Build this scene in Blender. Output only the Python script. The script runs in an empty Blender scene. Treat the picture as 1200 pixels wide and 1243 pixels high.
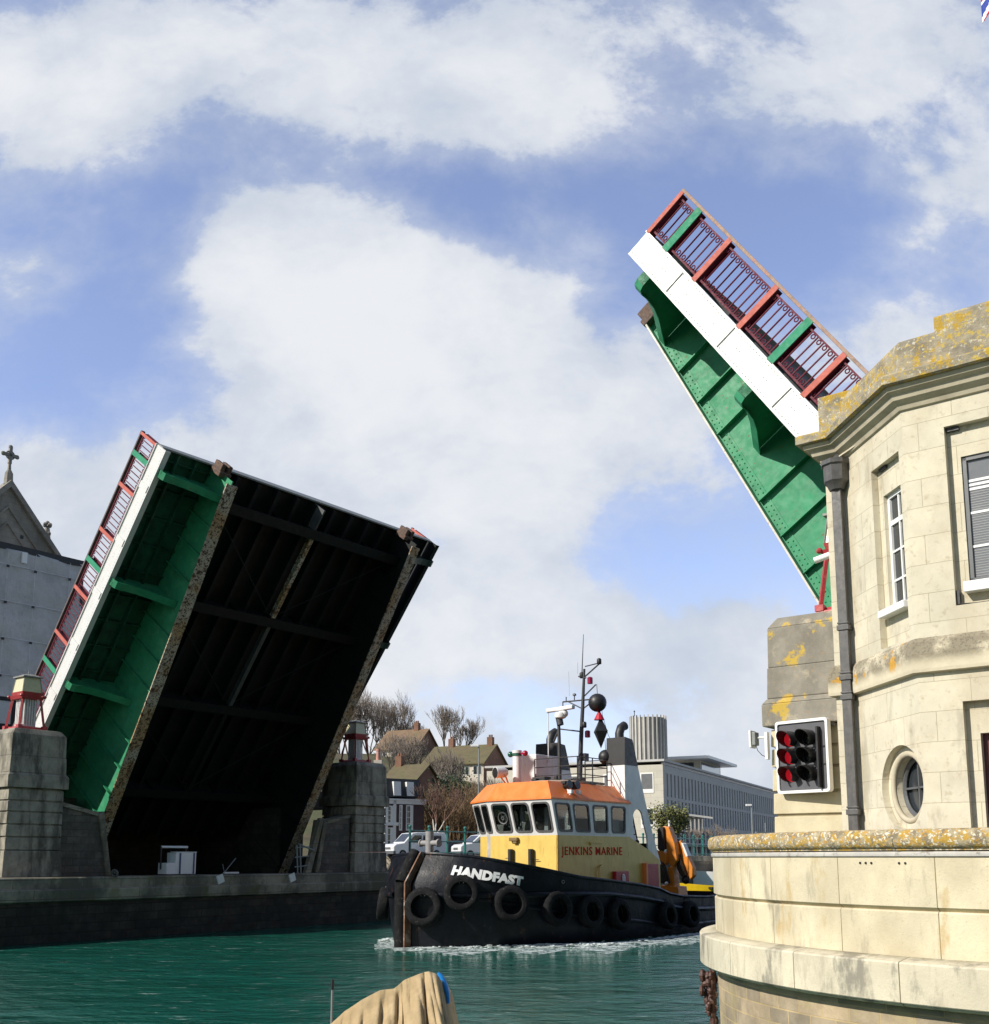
import bpy, math, random
from mathutils import Vector, Matrix
from mathutils.geometry import tessellate_polygon
C = bpy.context.scene
COL = C.collection
R = math.radians
PI = math.pi

# ------------------------------------------------------------------ camera, world, sun, exposure
EYE = 2.45
CAM_F, CAM_CY, PITCH = 1291.28, 838.31, R(8.91)
cam_d = bpy.data.cameras.new('camera'); cam = bpy.data.objects.new('camera', cam_d); COL.objects.link(cam)
cam.location = (0, 0, EYE); cam.rotation_euler = (R(90) + PITCH, 0, 0)
cam_d.sensor_fit = 'AUTO'; cam_d.sensor_width = 36.0; cam_d.lens = 36.0 * CAM_F / 1243.0
cam_d.shift_y = (CAM_CY - 621.5) / 1243.0
cam_d.clip_start = 0.1; cam_d.clip_end = 4000
C.camera = cam

SUN_EL = R(35)
SUN_DIR = Vector((-0.890, -0.456, 0)).normalized() * math.cos(SUN_EL) + Vector((0, 0, math.sin(SUN_EL)))
sun_d = bpy.data.lights.new('sun', 'SUN'); sun = bpy.data.objects.new('sun', sun_d); COL.objects.link(sun)
sun_d.energy = 5.0; sun_d.angle = R(0.53); sun_d.color = (1.0, 0.94, 0.84)
sun.rotation_euler = SUN_DIR.to_track_quat('Z', 'Y').to_euler(); sun.location = (-40, -20, 60)

C.view_settings.view_transform = 'Standard'; C.view_settings.look = 'None'
C.view_settings.exposure = 0.18; C.view_settings.gamma = 1.0
C.render.engine = 'CYCLES'; C.cycles.max_bounces = 6; C.cycles.use_denoising = True
C.cycles.sample_clamp_indirect = 6.0; C.cycles.caustics_reflective = False; C.cycles.caustics_refractive = False


def pix_dir(u, v):                      # direction of a photo pixel, used only to find where real things stand
    F = Vector((0, math.cos(PITCH), math.sin(PITCH))); U = Vector((0, -math.sin(PITCH), math.cos(PITCH)))
    return Vector((1, 0, 0)) * ((u - 600) / CAM_F) - U * ((v - CAM_CY) / CAM_F) + F


def at(u, v, y):                        # the point of that pixel at y metres
    d = pix_dir(u, v); return Vector((0, 0, EYE)) + d * (y / d.y)


# sky: clear Nishita sky with procedural clouds laid out by direction
w = bpy.data.worlds.new("World"); C.world = w; w.use_nodes = True
nt = w.node_tree; nt.nodes.clear()
N = nt.nodes.new; L = nt.links.new


def math_node(op, a, b=None, clamp=False):
    n = N('ShaderNodeMath'); n.operation = op; n.use_clamp = clamp
    for i, x in enumerate((a, b)):
        if x is None: continue
        if isinstance(x, (int, float)): n.inputs[i].default_value = x
        else: L(x, n.inputs[i])
    return n.outputs[0]


wout = N('ShaderNodeOutputWorld'); bg = N('ShaderNodeBackground'); L(bg.outputs[0], wout.inputs[0])
bg.inputs[1].default_value = 0.15
sky = N('ShaderNodeTexSky'); sky.sky_type = 'NISHITA'; sky.sun_disc = False
sky.sun_elevation = SUN_EL; sky.sun_rotation = math.atan2(SUN_DIR.x, SUN_DIR.y)
sky.air_density = 1.0; sky.dust_density = 0.4; sky.ozone_density = 2.0
tc = N('ShaderNodeTexCoord'); sep = N('ShaderNodeSeparateXYZ'); L(tc.outputs['Generated'], sep.inputs[0])
ya = math_node('MAXIMUM', math_node('ABSOLUTE', sep.outputs[1]), 0.25)
gx = math_node('DIVIDE', sep.outputs[0], ya); gz = math_node('DIVIDE', sep.outputs[2], ya)
comb = N('ShaderNodeCombineXYZ'); L(gx, comb.inputs[0]); L(gz, comb.inputs[1]); L(sep.outputs[1], comb.inputs[2])


def noise(scale, detail, rough, vec, loc=(0, 0, 0), stretch=(1, 1, 1), dist=0.0):
    m = N('ShaderNodeMapping'); L(vec, m.inputs[0]); m.inputs['Location'].default_value = loc; m.inputs['Scale'].default_value = stretch
    n = N('ShaderNodeTexNoise'); L(m.outputs[0], n.inputs['Vector'])
    n.inputs['Scale'].default_value = scale; n.inputs['Detail'].default_value = detail; n.inputs['Roughness'].default_value = rough
    n.inputs['Distortion'].default_value = dist
    return n.outputs[0]


n_big = noise(5.5, 9, 0.60, comb.outputs[0], (1.3, .2, 0), (1, 1.25, 1), 0.25)
n_fine = noise(15, 8, 0.66, comb.outputs[0], (4.1, 1.2, 0), (1, 1.2, 1), 0.2)
n_shade = noise(6.0, 7, 0.58, comb.outputs[0], (7.7, 3.2, 0), (1, 1.3, 1), 0.15)


def blob(u, v, ru, rv, wt, rot=0):
    d = pix_dir(u, v); cx, cz = d.x / d.y, d.z / d.y
    k = 1.06 / CAM_F
    dx = math_node('SUBTRACT', gx, cx); dz = math_node('SUBTRACT', gz, cz)
    c, s = math.cos(rot), math.sin(rot)
    ex = math_node('ADD', math_node('MULTIPLY', dx, c / (ru * k)), math_node('MULTIPLY', dz, s / (ru * k)))
    ez = math_node('ADD', math_node('MULTIPLY', dx, -s / (rv * k)), math_node('MULTIPLY', dz, c / (rv * k)))
    r2 = math_node('ADD', math_node('MULTIPLY', ex, ex), math_node('MULTIPLY', ez, ez))
    g = math_node('EXPONENT', math_node('MULTIPLY', r2, -1.0))
    return math_node('MULTIPLY', g, wt)


blobs = [(370, 65, 430, 120, .52), (70, 110, 200, 130, .40), (620, 115, 190, 105, .44), (1080, 50, 280, 150, .46), (1190, 260, 150, 110, .42),
         (400, 360, 180, 130, .78), (570, 420, 190, 130, .70), (300, 280, 100, 70, .36), (700, 520, 210, 110, .52), (480, 545, 220, 85, .36),
         (1110, 430, 190, 75, .44), (130, 590, 220, 95, .55), (20, 340, 120, 45, .40), (640, 655, 100, 40, .38), (560, 745, 180, 75, .44),
         (850, 790, 220, 80, .48), (250, 800, 400, 180, .46), (740, 930, 600, 70, .37), (1400, 700, 300, 300, .4), (-300, 300, 300, 300, .4)]
tot = None
for b in blobs:
    g = blob(*b); tot = g if tot is None else math_node('ADD', tot, g)
for b in ((900, 270, 150, 120, -.36), (130, 420, 160, 100, -.30), (180, 230, 180, 40, -.14), (620, 230, 120, 40, -.16), (620, 235, 110, 60, -.18), (640, 300, 60, 40, -.05), (820, 670, 170, 40, -.15), (690, 870, 160, 40, -.14), (330, 620, 90, 50, -.16), (470, 650, 120, 25, -.12), (1010, 610, 120, 130, -.1)):
    tot = math_node('ADD', tot, blob(*b))
dens = math_node('ADD', tot, math_node('MULTIPLY', math_node('SUBTRACT', n_big, 0.5), 1.25))
dens = math_node('ADD', dens, math_node('MULTIPLY', math_node('SUBTRACT', n_fine, 0.5), 0.50))
def ramp(v, lo, hi, x0, x1):
    r_ = N('ShaderNodeMapRange'); r_.interpolation_type = 'SMOOTHSTEP'; L(v, r_.inputs[0])
    for i, q in ((1, lo), (2, hi), (3, x0), (4, x1)): r_.inputs[i].default_value = q
    return r_.outputs[0]


veil = ramp(dens, -.14, .55, .12, .66); crisp = ramp(dens, .12, .46, 0.0, 1.0)
alpha = math_node('MAXIMUM', veil, math_node('ADD', math_node('MULTIPLY', crisp, .93), math_node('MULTIPLY', veil, .07)))
shade = N('ShaderNodeMapRange'); shade.interpolation_type = 'SMOOTHSTEP'
L(math_node('ADD', math_node('MULTIPLY', n_shade, 1.0), math_node('MULTIPLY', dens, 0.35)), shade.inputs[0])
shade.inputs[1].default_value = 0.38; shade.inputs[2].default_value = 0.95; shade.inputs[3].default_value = 0.0; shade.inputs[4].default_value = 1.0
ccol = N('ShaderNodeMix'); ccol.data_type = 'RGBA'; L(shade.outputs[0], ccol.inputs[0])
ccol.inputs[6].default_value = (3.25, 3.65, 4.3, 1); ccol.inputs[7].default_value = (5.0, 5.1, 5.3, 1)
skm = N('ShaderNodeMix'); skm.data_type = 'RGBA'; skm.blend_type = 'MULTIPLY'; skm.inputs[0].default_value = 1.0
L(sky.outputs[0], skm.inputs[6]); 
front = N('ShaderNodeMapRange'); front.interpolation_type = 'SMOOTHSTEP'; L(sep.outputs[1], front.inputs[0]); front.inputs[1].default_value = -0.15; front.inputs[2].default_value = 0.35  # back half of the sky dimmed and kept cloudless to cut ambient light
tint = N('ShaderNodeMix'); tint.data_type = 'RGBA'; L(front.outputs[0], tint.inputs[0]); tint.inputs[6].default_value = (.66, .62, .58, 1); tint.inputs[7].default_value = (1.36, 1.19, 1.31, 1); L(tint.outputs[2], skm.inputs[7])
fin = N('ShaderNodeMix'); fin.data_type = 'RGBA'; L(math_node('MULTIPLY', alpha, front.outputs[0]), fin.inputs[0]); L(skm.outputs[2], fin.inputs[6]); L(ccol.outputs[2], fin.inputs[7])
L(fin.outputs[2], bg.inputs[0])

# ------------------------------------------------------------------ bridge frame: x across the channel to the near bank, y along the channel
TH = R(-37.86)
AX = Vector((math.cos(TH), math.sin(TH), 0)); WX = Vector((-math.sin(TH), math.cos(TH), 0)); ZX = Vector((0, 0, 1))
ORG = Vector((-14.27, 31.325, 0))


def bf(al, om, z=0.0): return ORG + AX * al + WX * om + Vector((0, 0, z))


# ------------------------------------------------------------------ materials
def nodes_of(m): return m.node_tree.nodes, m.node_tree.links


def mat(name, col, rough=0.6, metal=0.0, var=0.12, scale=4.0, bump=0.15, bscale=40.0, layers=(), brick=None, spec=0.5, coat=0.0, bdist=0.01, stretch=(1, 1, 1)):
    """col mixed by noise, optional brick/ashlar joints by metric UV, then stain layers."""
    m = bpy.data.materials.new(name); m.use_nodes = True
    nn, ll = nodes_of(m); b = nn['Principled BSDF']
    b.inputs['Roughness'].default_value = rough; b.inputs['Metallic'].default_value = metal
    b.inputs['Specular IOR Level'].default_value = spec
    b.inputs['Coat Weight'].default_value = coat
    tco = nn.new('ShaderNodeTexCoord')

    def nz(sc, det=5, rg=0.6, st=(1, 1, 1), loc=(0, 0, 0)):
        mp = nn.new('ShaderNodeMapping'); ll.new(tco.outputs['Object'], mp.inputs[0]); mp.inputs['Scale'].default_value = st; mp.inputs['Location'].default_value = loc
        t = nn.new('ShaderNodeTexNoise'); ll.new(mp.outputs[0], t.inputs['Vector']); t.inputs['Scale'].default_value = sc; t.inputs['Detail'].default_value = det; t.inputs['Roughness'].default_value = rg
        return t.outputs[0]

    def mix(f, a, bb, mode='MIX'):
        x = nn.new('ShaderNodeMix'); x.data_type = 'RGBA'; x.blend_type = mode
        for i, q in ((0, f), (6, a), (7, bb)):
            if isinstance(q, (int, float)): x.inputs[i].default_value = q
            elif isinstance(q, tuple): x.inputs[i].default_value = q if len(q) == 4 else (*q, 1)
            else: ll.new(q, x.inputs[i])
        return x.outputs[2]

    def rng(v, lo, hi, a=0.0, bb=1.0):
        x = nn.new('ShaderNodeMapRange'); x.interpolation_type = 'SMOOTHSTEP'; ll.new(v, x.inputs[0])
        for i, q in ((1, lo), (2, hi), (3, a), (4, bb)): x.inputs[i].default_value = q
        return x.outputs[0]
    c1 = tuple(min(1, x * (1 + var)) for x in col); c0 = tuple(x * (1 - var) for x in col)
    cur = mix(rng(nz(scale, 6, 0.65, stretch), 0.3, 0.7), c0, c1)
    hgt = None
    if brick:
        bt = nn.new('ShaderNodeTexBrick'); mp = nn.new('ShaderNodeMapping'); ll.new(tco.outputs['UV'], mp.inputs[0])
        mp.inputs['Location'].default_value = brick.get('loc', (0, 0, 0))
        ll.new(mp.outputs[0], bt.inputs['Vector'])
        bt.inputs['Scale'].default_value = 1.0; bt.inputs['Brick Width'].default_value = brick['w']; bt.inputs['Row Height'].default_value = brick['h']
        bt.inputs['Mortar Size'].default_value = brick.get('m', 0.004); bt.inputs['Mortar Smooth'].default_value = 0.1; bt.inputs['Bias'].default_value = 0.0
        bt.offset = brick.get('off', 0.5); bt.squash = brick.get('sq', 1.0); bt.squash_frequency = 3
        ta = brick.get('tint', 0.12)
        bt.inputs['Color1'].default_value = (1 - ta, 1 - ta * .9, 1 - ta * .7, 1); bt.inputs['Color2'].default_value = (1 + ta, 1 + ta * .8, 1 + ta * .6, 1)
        bt.inputs['Mortar'].default_value = (*brick.get('mc', (0.5, 0.46, 0.4)), 1)
        cur = mix(1.0, cur, bt.outputs['Color'], 'MULTIPLY')
        hgt = bt.outputs['Fac']
    for ly in layers:
        f = nz(ly.get('s', 2.0), ly.get('d', 7), ly.get('r', 0.65), ly.get('st', (1, 1, 1)), ly.get('loc', (0, 0, 0)))
        f = rng(f, ly['lo'] - .035, ly['hi'] - .035, 0, ly.get('f', 1.0))
        if 'z' in ly:                     # a weathered band between two heights of the thing itself
            sx = nn.new('ShaderNodeSeparateXYZ'); ll.new(tco.outputs['Object'], sx.inputs[0])
            zr = rng(sx.outputs[2], ly['z'][0], ly['z'][1])
            mm = nn.new('ShaderNodeMath'); mm.operation = 'MULTIPLY'; ll.new(f, mm.inputs[0]); ll.new(zr, mm.inputs[1]); f = mm.outputs[0]
        cur = mix(f, cur, ly['c'])
    ll.new(cur, b.inputs['Base Color'])
    rr = rng(nz(scale * 2.3, 4, 0.6, (1, 1, 1), (5, 5, 5)), 0.3, 0.7, max(0.02, rough - 0.1), min(1, rough + 0.1)); ll.new(rr, b.inputs['Roughness'])
    if bump or hgt is not None:
        bp = nn.new('ShaderNodeBump'); bp.inputs['Strength'].default_value = max(bump, 0.01); bp.inputs['Distance'].default_value = bdist
        ll.new(nz(bscale, 6, 0.65), bp.inputs['Height'])
        last = bp
        if hgt is not None:
            b2 = nn.new('ShaderNodeBump'); b2.invert = True; b2.inputs['Strength'].default_value = 0.7; b2.inputs['Distance'].default_value = brick.get('depth', 0.006)
            ll.new(hgt, b2.inputs['Height']); ll.new(bp.outputs[0], b2.inputs['Normal']); last = b2
        ll.new(last.outputs[0], b.inputs['Normal'])
    return m


def glow(name, col, strength, base=(0.3, 0.02, 0.02)):
    m = bpy.data.materials.new(name); m.use_nodes = True; b = m.node_tree.nodes['Principled BSDF']
    b.inputs['Base Color'].default_value = (*base, 1); b.inputs['Emission Color'].default_value = (*col, 1); b.inputs['Emission Strength'].default_value = strength
    b.inputs['Roughness'].default_value = 0.2
    return m


def glass_mat(name, tint=(0.9, 0.95, 0.95), rough=0.02, transp=0.75):
    """thin window glass: mirror reflection over see-through."""
    m = bpy.data.materials.new(name); m.use_nodes = True; nn, ll = nodes_of(m); nn.clear()
    o = nn.new('ShaderNodeOutputMaterial'); g = nn.new('ShaderNodeBsdfGlossy'); t = nn.new('ShaderNodeBsdfTransparent'); mx = nn.new('ShaderNodeMixShader'); fr = nn.new('ShaderNodeFresnel')
    gm = nn.new('ShaderNodeNewGeometry'); ir = nn.new('ShaderNodeMapRange'); ll.new(gm.outputs['Backfacing'], ir.inputs[0]); ir.inputs[3].default_value = 1.5; ir.inputs[4].default_value = 1 / 1.5; ll.new(ir.outputs[0], fr.inputs[0]); g.inputs['Roughness'].default_value = rough; t.inputs[0].default_value = (*[x * transp for x in tint], 1)
    ll.new(fr.outputs[0], mx.inputs[0]); ll.new(t.outputs[0], mx.inputs[1]); ll.new(g.outputs[0], mx.inputs[2]); ll.new(mx.outputs[0], o.inputs[0])
    return m


STAIN = (0.16, 0.145, 0.115); LICH = (0.42, 0.27, 0.035); LICHW = (0.55, 0.52, 0.42)
MT = {}
cream = (0.585, 0.54, 0.415)
MT['ashlar'] = mat('cream_ashlar', cream, .75, var=.08, scale=2.2, bump=.25, bscale=60, spec=.3,
                   brick=dict(w=.78, h=.345, m=.003, tint=.05, mc=(.66, .62, .54), loc=(.2, .05, 0)),
                   layers=[dict(c=(.44, .38, .27), s=1.3, lo=.50, hi=.72, f=.6, st=(1, 1, .6)), dict(c=(.33, .27, .18), s=9, lo=.58, hi=.74, f=.55), dict(c=(.25, .22, .16), s=2.3, lo=.60, hi=.72, f=.4, st=(1.3, 1.3, .4), loc=(4, 2, 0)), dict(c=(.30, .26, .19), s=55, lo=.64, hi=.74, f=.35)])
MT['pier_stone'] = mat('pier_ashlar', (.57, .51, .36), .8, var=.12, scale=1.6, bump=.35, bscale=45, spec=.3,
                       brick=dict(w=1.08, h=3.0, m=.005, tint=.09, mc=(.38, .34, .27)),
                       layers=[dict(c=(.40, .33, .21), s=.9, lo=.45, hi=.75, f=.6, st=(1, 1, .5)), dict(c=(.20, .18, .13), s=1.6, lo=.56, hi=.70, f=.7, st=(1.4, 1.4, .35)), dict(c=(.42, .28, .10), s=2.5, lo=.60, hi=.72, f=.6, st=(1.3, 1.3, .4)), dict(c=(.30, .25, .17), s=40, lo=.6, hi=.75, f=.45)])
MT['pier_ledge'] = mat('pier_ledge_stone', (.57, .52, .39), .8, var=.1, scale=1.5, bump=.4, bscale=35, spec=.3,
                       brick=dict(w=1.25, h=3.0, m=.006, tint=.04, mc=(.34, .31, .25), loc=(.5, 0, 0)),
                       layers=[dict(c=(.20, .185, .15), s=1.1, lo=.575, hi=.66, f=.85, st=(1.2, 1.2, .5)), dict(c=(.33, .29, .21), s=4, lo=.52, hi=.7, f=.5, st=(1.5, 1.5, .4)), dict(c=(.20, .18, .11), s=3, lo=.3, hi=.62, f=.9, z=(1.49, 1.53)), dict(c=(.26, .22, .15), s=50, lo=.62, hi=.75, f=.5)])
MT['pier_brick'] = mat('pier_coursed_stone', (.33, .27, .185), .85, var=.2, scale=3, bump=.5, bscale=30, spec=.25,
                       brick=dict(w=.37, h=.165, m=.009, tint=.30, mc=(1.35, 1.25, 1.0), depth=.012, sq=1.6),
                       layers=[dict(c=(.25, .20, .14), s=2.5, lo=.5, hi=.75, f=.6), dict(c=(.40, .33, .16), s=1.7, lo=.55, hi=.75, f=.5)])
MT['lichen'] = mat('lichen_stone', (.33, .29, .21), .9, var=.2, scale=6, bump=.6, bscale=45, bdist=.02, spec=.2,
                   layers=[dict(c=(.17, .155, .125), s=2.6, lo=.45, hi=.7, f=.8), dict(c=LICH, s=2.4, lo=.53, hi=.60, f=.95, d=9, r=.72), dict(c=(.50, .36, .06), s=16, lo=.57, hi=.64, f=.8, loc=(3, 1, 2)), dict(c=LICHW, s=20, lo=.62, hi=.67, f=.8)])
MT['lichen_coping'] = mat('lichen_coping_stone', (.40, .34, .22), .9, var=.18, scale=6, bump=.7, bscale=35, bdist=.025, spec=.2,
                          brick=dict(w=1.6, h=9.0, m=.006, tint=.05, mc=(.4, .36, .3)),
                          layers=[dict(c=(.20, .165, .11), s=9, lo=.46, hi=.60, f=.85), dict(c=(.46, .29, .05), s=11, lo=.54, hi=.60, f=.85), dict(c=(.50, .27, .04), s=24, lo=.58, hi=.63, f=.8), dict(c=(.68, .64, .52), s=30, lo=.585, hi=.625, f=.9)])
MT['string'] = mat('weathered_string_course', (.58, .52, .38), .85, var=.08, scale=3, bump=.4, bscale=40, spec=.25,
                   layers=[dict(c=(.19, .165, .115), s=2.2, lo=.40, hi=.60, f=.85, z=(4.60, 4.76)), dict(c=(.55, .29, .03), s=2.7, lo=.62, hi=.66, f=.9, z=(4.6, 4.7)), dict(c=(.12, .10, .08), s=30, lo=.54, hi=.64, f=.6, z=(4.66, 4.8))])
MT['moulding'] = mat('cornice_stone', (.46, .41, .30), .8, var=.1, scale=3, bump=.3, spec=.3, layers=[dict(c=(.28, .24, .17), s=2, lo=.5, hi=.75, f=.6, st=(1, 1, .4))])
MT['pillar_near'] = mat('grey_lichened_block', (.25, .23, .19), .85, var=.15, scale=3, bump=.5, bscale=40, spec=.25,
                        layers=[dict(c=(.16, .15, .125), s=1.8, lo=.45, hi=.7, f=.75, st=(1, 1, .5)), dict(c=(.50, .34, .05), s=2.4, lo=.60, hi=.66, f=.9, loc=(.3, 0, .4)), dict(c=(.45, .40, .29), s=3.5, lo=.6, hi=.75, f=.7), dict(c=(.36, .20, .07), s=14, lo=.63, hi=.7, f=.6)])
MT['course_near'] = mat('cream_pillar_course', (.55, .49, .34), .8, var=.1, scale=2, bump=.3, bscale=45, spec=.3,
                        layers=[dict(c=(.45, .33, .17), s=1.4, lo=.5, hi=.75, f=.5), dict(c=(.35, .30, .21), s=10, lo=.6, hi=.8, f=.5)])
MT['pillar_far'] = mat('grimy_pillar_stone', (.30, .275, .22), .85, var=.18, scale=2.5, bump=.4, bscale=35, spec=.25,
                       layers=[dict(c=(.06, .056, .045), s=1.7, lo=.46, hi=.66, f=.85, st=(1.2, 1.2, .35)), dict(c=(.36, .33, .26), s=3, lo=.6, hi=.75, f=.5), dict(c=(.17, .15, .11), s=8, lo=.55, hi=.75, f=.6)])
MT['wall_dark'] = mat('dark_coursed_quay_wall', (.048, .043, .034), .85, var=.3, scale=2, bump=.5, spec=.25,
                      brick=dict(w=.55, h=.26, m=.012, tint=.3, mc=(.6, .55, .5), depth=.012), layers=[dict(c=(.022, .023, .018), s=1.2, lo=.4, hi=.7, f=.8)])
MT['wall_wing'] = mat('wing_wall_stone', (.11, .10, .085), .85, var=.25, scale=4, bump=.6, bscale=25, bdist=.02, spec=.25,
                      brick=dict(w=.5, h=.22, m=.01, tint=.25, mc=(.7, .66, .6), depth=.012), layers=[dict(c=(.07, .064, .052), s=2.2, lo=.45, hi=.7, f=.6)])
MT['coping_far'] = mat('quay_coping_stone', (.31, .28, .215), .85, var=.2, scale=1.5, bump=.4, bscale=30, spec=.25,
                       brick=dict(w=1.15, h=.33, m=.008, tint=.15, mc=(.4, .37, .3)),
                       layers=[dict(c=(.09, .085, .065), s=.8, lo=.42, hi=.62, f=.85, st=(1, 1, .6)), dict(c=(.13, .12, .05), s=1.5, lo=.55, hi=.7, f=.6), dict(c=(.40, .37, .29), s=2.4, lo=.62, hi=.75, f=.5)])
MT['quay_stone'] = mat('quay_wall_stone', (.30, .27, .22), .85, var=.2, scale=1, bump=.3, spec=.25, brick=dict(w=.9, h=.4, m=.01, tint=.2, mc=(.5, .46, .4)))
MT['white_paint'] = mat('white_girder_paint', (.60, .60, .585), .45, var=.03, scale=3, bump=.02, layers=[dict(c=(.50, .42, .34), s=2.5, lo=.58, hi=.75, f=.35, st=(1, 1, 3)), dict(c=(.42, .30, .20), s=12, lo=.64, hi=.70, f=.4), dict(c=(.22, .15, .10), s=26, lo=.665, hi=.70, f=.7)])
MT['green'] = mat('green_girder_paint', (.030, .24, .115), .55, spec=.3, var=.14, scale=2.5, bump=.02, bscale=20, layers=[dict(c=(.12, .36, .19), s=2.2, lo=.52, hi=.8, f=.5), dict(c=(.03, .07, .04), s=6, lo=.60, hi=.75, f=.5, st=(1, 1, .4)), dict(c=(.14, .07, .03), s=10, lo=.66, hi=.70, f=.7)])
MT['green_post'] = mat('green_post_paint', (.030, .24, .130), .62, var=.1, scale=5, bump=0, spec=.2, layers=[dict(c=(.10, .12, .08), s=30, lo=.68, hi=.74, f=.6)])
MT['green_deck'] = mat('darker_green_footway_plate', (.012, .075, .042), .5, var=.25, scale=3, bump=.05, layers=[dict(c=(.006, .02, .012), s=2, lo=.5, hi=.7, f=.7)])  # darker variant of the girder green, with near-black patches
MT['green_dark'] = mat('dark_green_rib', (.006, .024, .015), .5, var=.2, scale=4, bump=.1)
MT['red_post'] = mat('salmon_red_post_paint', (.47, .125, .095), .62, var=.12, scale=6, bump=0, spec=.2, layers=[dict(c=(.42, .12, .10), s=5, lo=.55, hi=.75, f=.3), dict(c=(.2, .05, .04), s=20, lo=.68, hi=.75, f=.5)])
MT['maroon'] = mat('maroon_rail_paint', (.115, .013, .028), .6, var=.15, scale=8, bump=0, spec=.2)
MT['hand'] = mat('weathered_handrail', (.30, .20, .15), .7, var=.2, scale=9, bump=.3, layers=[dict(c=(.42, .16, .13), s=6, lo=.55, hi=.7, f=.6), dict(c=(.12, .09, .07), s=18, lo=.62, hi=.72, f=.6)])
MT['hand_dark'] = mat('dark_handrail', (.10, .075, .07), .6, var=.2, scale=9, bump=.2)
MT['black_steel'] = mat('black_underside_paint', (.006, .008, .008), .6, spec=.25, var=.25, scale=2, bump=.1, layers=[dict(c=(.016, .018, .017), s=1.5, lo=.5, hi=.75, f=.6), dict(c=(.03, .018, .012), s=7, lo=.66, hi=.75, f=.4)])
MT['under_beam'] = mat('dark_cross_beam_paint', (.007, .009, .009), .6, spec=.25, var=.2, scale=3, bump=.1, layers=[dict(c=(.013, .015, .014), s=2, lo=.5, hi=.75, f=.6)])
MT['flange'] = mat('rusty_cream_flange', (.44, .38, .29), .65, var=.1, scale=4, bump=.25, bscale=25,
                   layers=[dict(c=(.36, .20, .06), s=.9, lo=.50, hi=.64, f=.7), dict(c=(.22, .10, .035), s=3.5, lo=.57, hi=.64, f=.75), dict(c=(.055, .022, .01), s=7, lo=.575, hi=.60, f=.97, d=9, r=.72), dict(c=(.04, .018, .01), s=18, lo=.575, hi=.60, f=.95)])
MT['flange_lit'] = mat('lit_flange_edge', (.55, .52, .46), .55, var=.08, scale=5, bump=.1, layers=[dict(c=(.24, .13, .07), s=9, lo=.62, hi=.7, f=.7)])  # pale base paints in the sunlit flange edge; rust specks are its own
MT['rust'] = mat('rusty_casting', (.085, .05, .035), .75, var=.3, scale=9, bump=.4, layers=[dict(c=(.22, .10, .05), s=8, lo=.55, hi=.7, f=.6)])
MT['steel_grey'] = mat('grey_end_plate', (.20, .215, .21), .5, var=.1, scale=5, bump=.1)
MT['asphalt'] = mat('asphalt', (.05, .05, .05), .9, var=.2, scale=8, bump=.4)
MT['iron_black'] = mat('black_iron', (.022, .022, .024), .5, var=.2, scale=8, bump=.2, bscale=80)
MT['iron_grey'] = mat('worn_lead_grey_iron', (.075, .073, .072), .5, var=.25, scale=9, bump=.25, bscale=60, layers=[dict(c=(.14, .12, .10), s=7, lo=.55, hi=.75, f=.6, st=(2, 2, .5))])
MT['lamp_red'] = mat('lantern_red_paint', (.36, .035, .040), .45, var=.15, scale=9, bump=.15, layers=[dict(c=(.44, .15, .13), s=6, lo=.55, hi=.75, f=.5)])
MT['opal'] = mat('yellowed_opal_glass', (.58, .54, .33), .3, var=.06, scale=5, bump=.0)
MT['opal_w'] = mat('white_lattice_glass', (.62, .62, .60), .3, var=.1, scale=9, bump=.0)
MT['lead'] = mat('grey_lead_cap', (.22, .22, .20), .6, var=.2, scale=8, bump=.2)
MT['white'] = mat('white_paint', (.80, .80, .79), .4, var=.03, scale=5, bump=.03, layers=[dict(c=(.55, .52, .46), s=3, lo=.62, hi=.8, f=.3, st=(2, 2, .5))])
MT['pier_strip'] = mat('pale_pier_strip', (.50, .48, .44), .6, var=.1, scale=5, bump=.1, layers=[dict(c=(.2, .18, .15), s=8, lo=.58, hi=.68, f=.7)])
MT['white_frame'] = mat('white_window_frame', (.74, .74, .72), .45, var=.05, scale=9, bump=.05)
MT['pane'] = mat('window_glass', (.030, .036, .042), .06, var=.1, scale=2, bump=.0, spec=.9)
MT['pane_blind'] = mat('window_glass_over_blind', (.16, .165, .17), .12, var=.08, scale=2, bump=.0, spec=.8)
MT['blind'] = mat('grey_blind_slats', (.235, .235, .235), .5, var=.05, bump=.0)
MT['frame_grey'] = mat('grey_steel_frame', (.10, .105, .11), .45, var=.1, bump=.05)
MT['door'] = mat('dark_red_door', (.09, .012, .012), .4, var=.15, bump=.1)
MT['glass'] = glass_mat('thin_glass')
MT['glass_dark'] = glass_mat('smoked_thin_glass', transp=.55)
MT['sig_grey'] = mat('signal_board_grey', (.085, .085, .095), .5, var=.06, bump=.05)
MT['sig_white'] = mat('signal_frame_white', (.80, .80, .80), .4, var=.03, bump=.03)
MT['hood'] = mat('signal_hood_black', (.012, .012, .013), .45, var=.1, bump=.03)
MT['lens_red'] = glow('lit_red_lens', (1.0, .02, .04), .28, (.45, .01, .02))
MT['lens_off'] = mat('unlit_lens', (.01, .012, .011), .15, bump=0)


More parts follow.
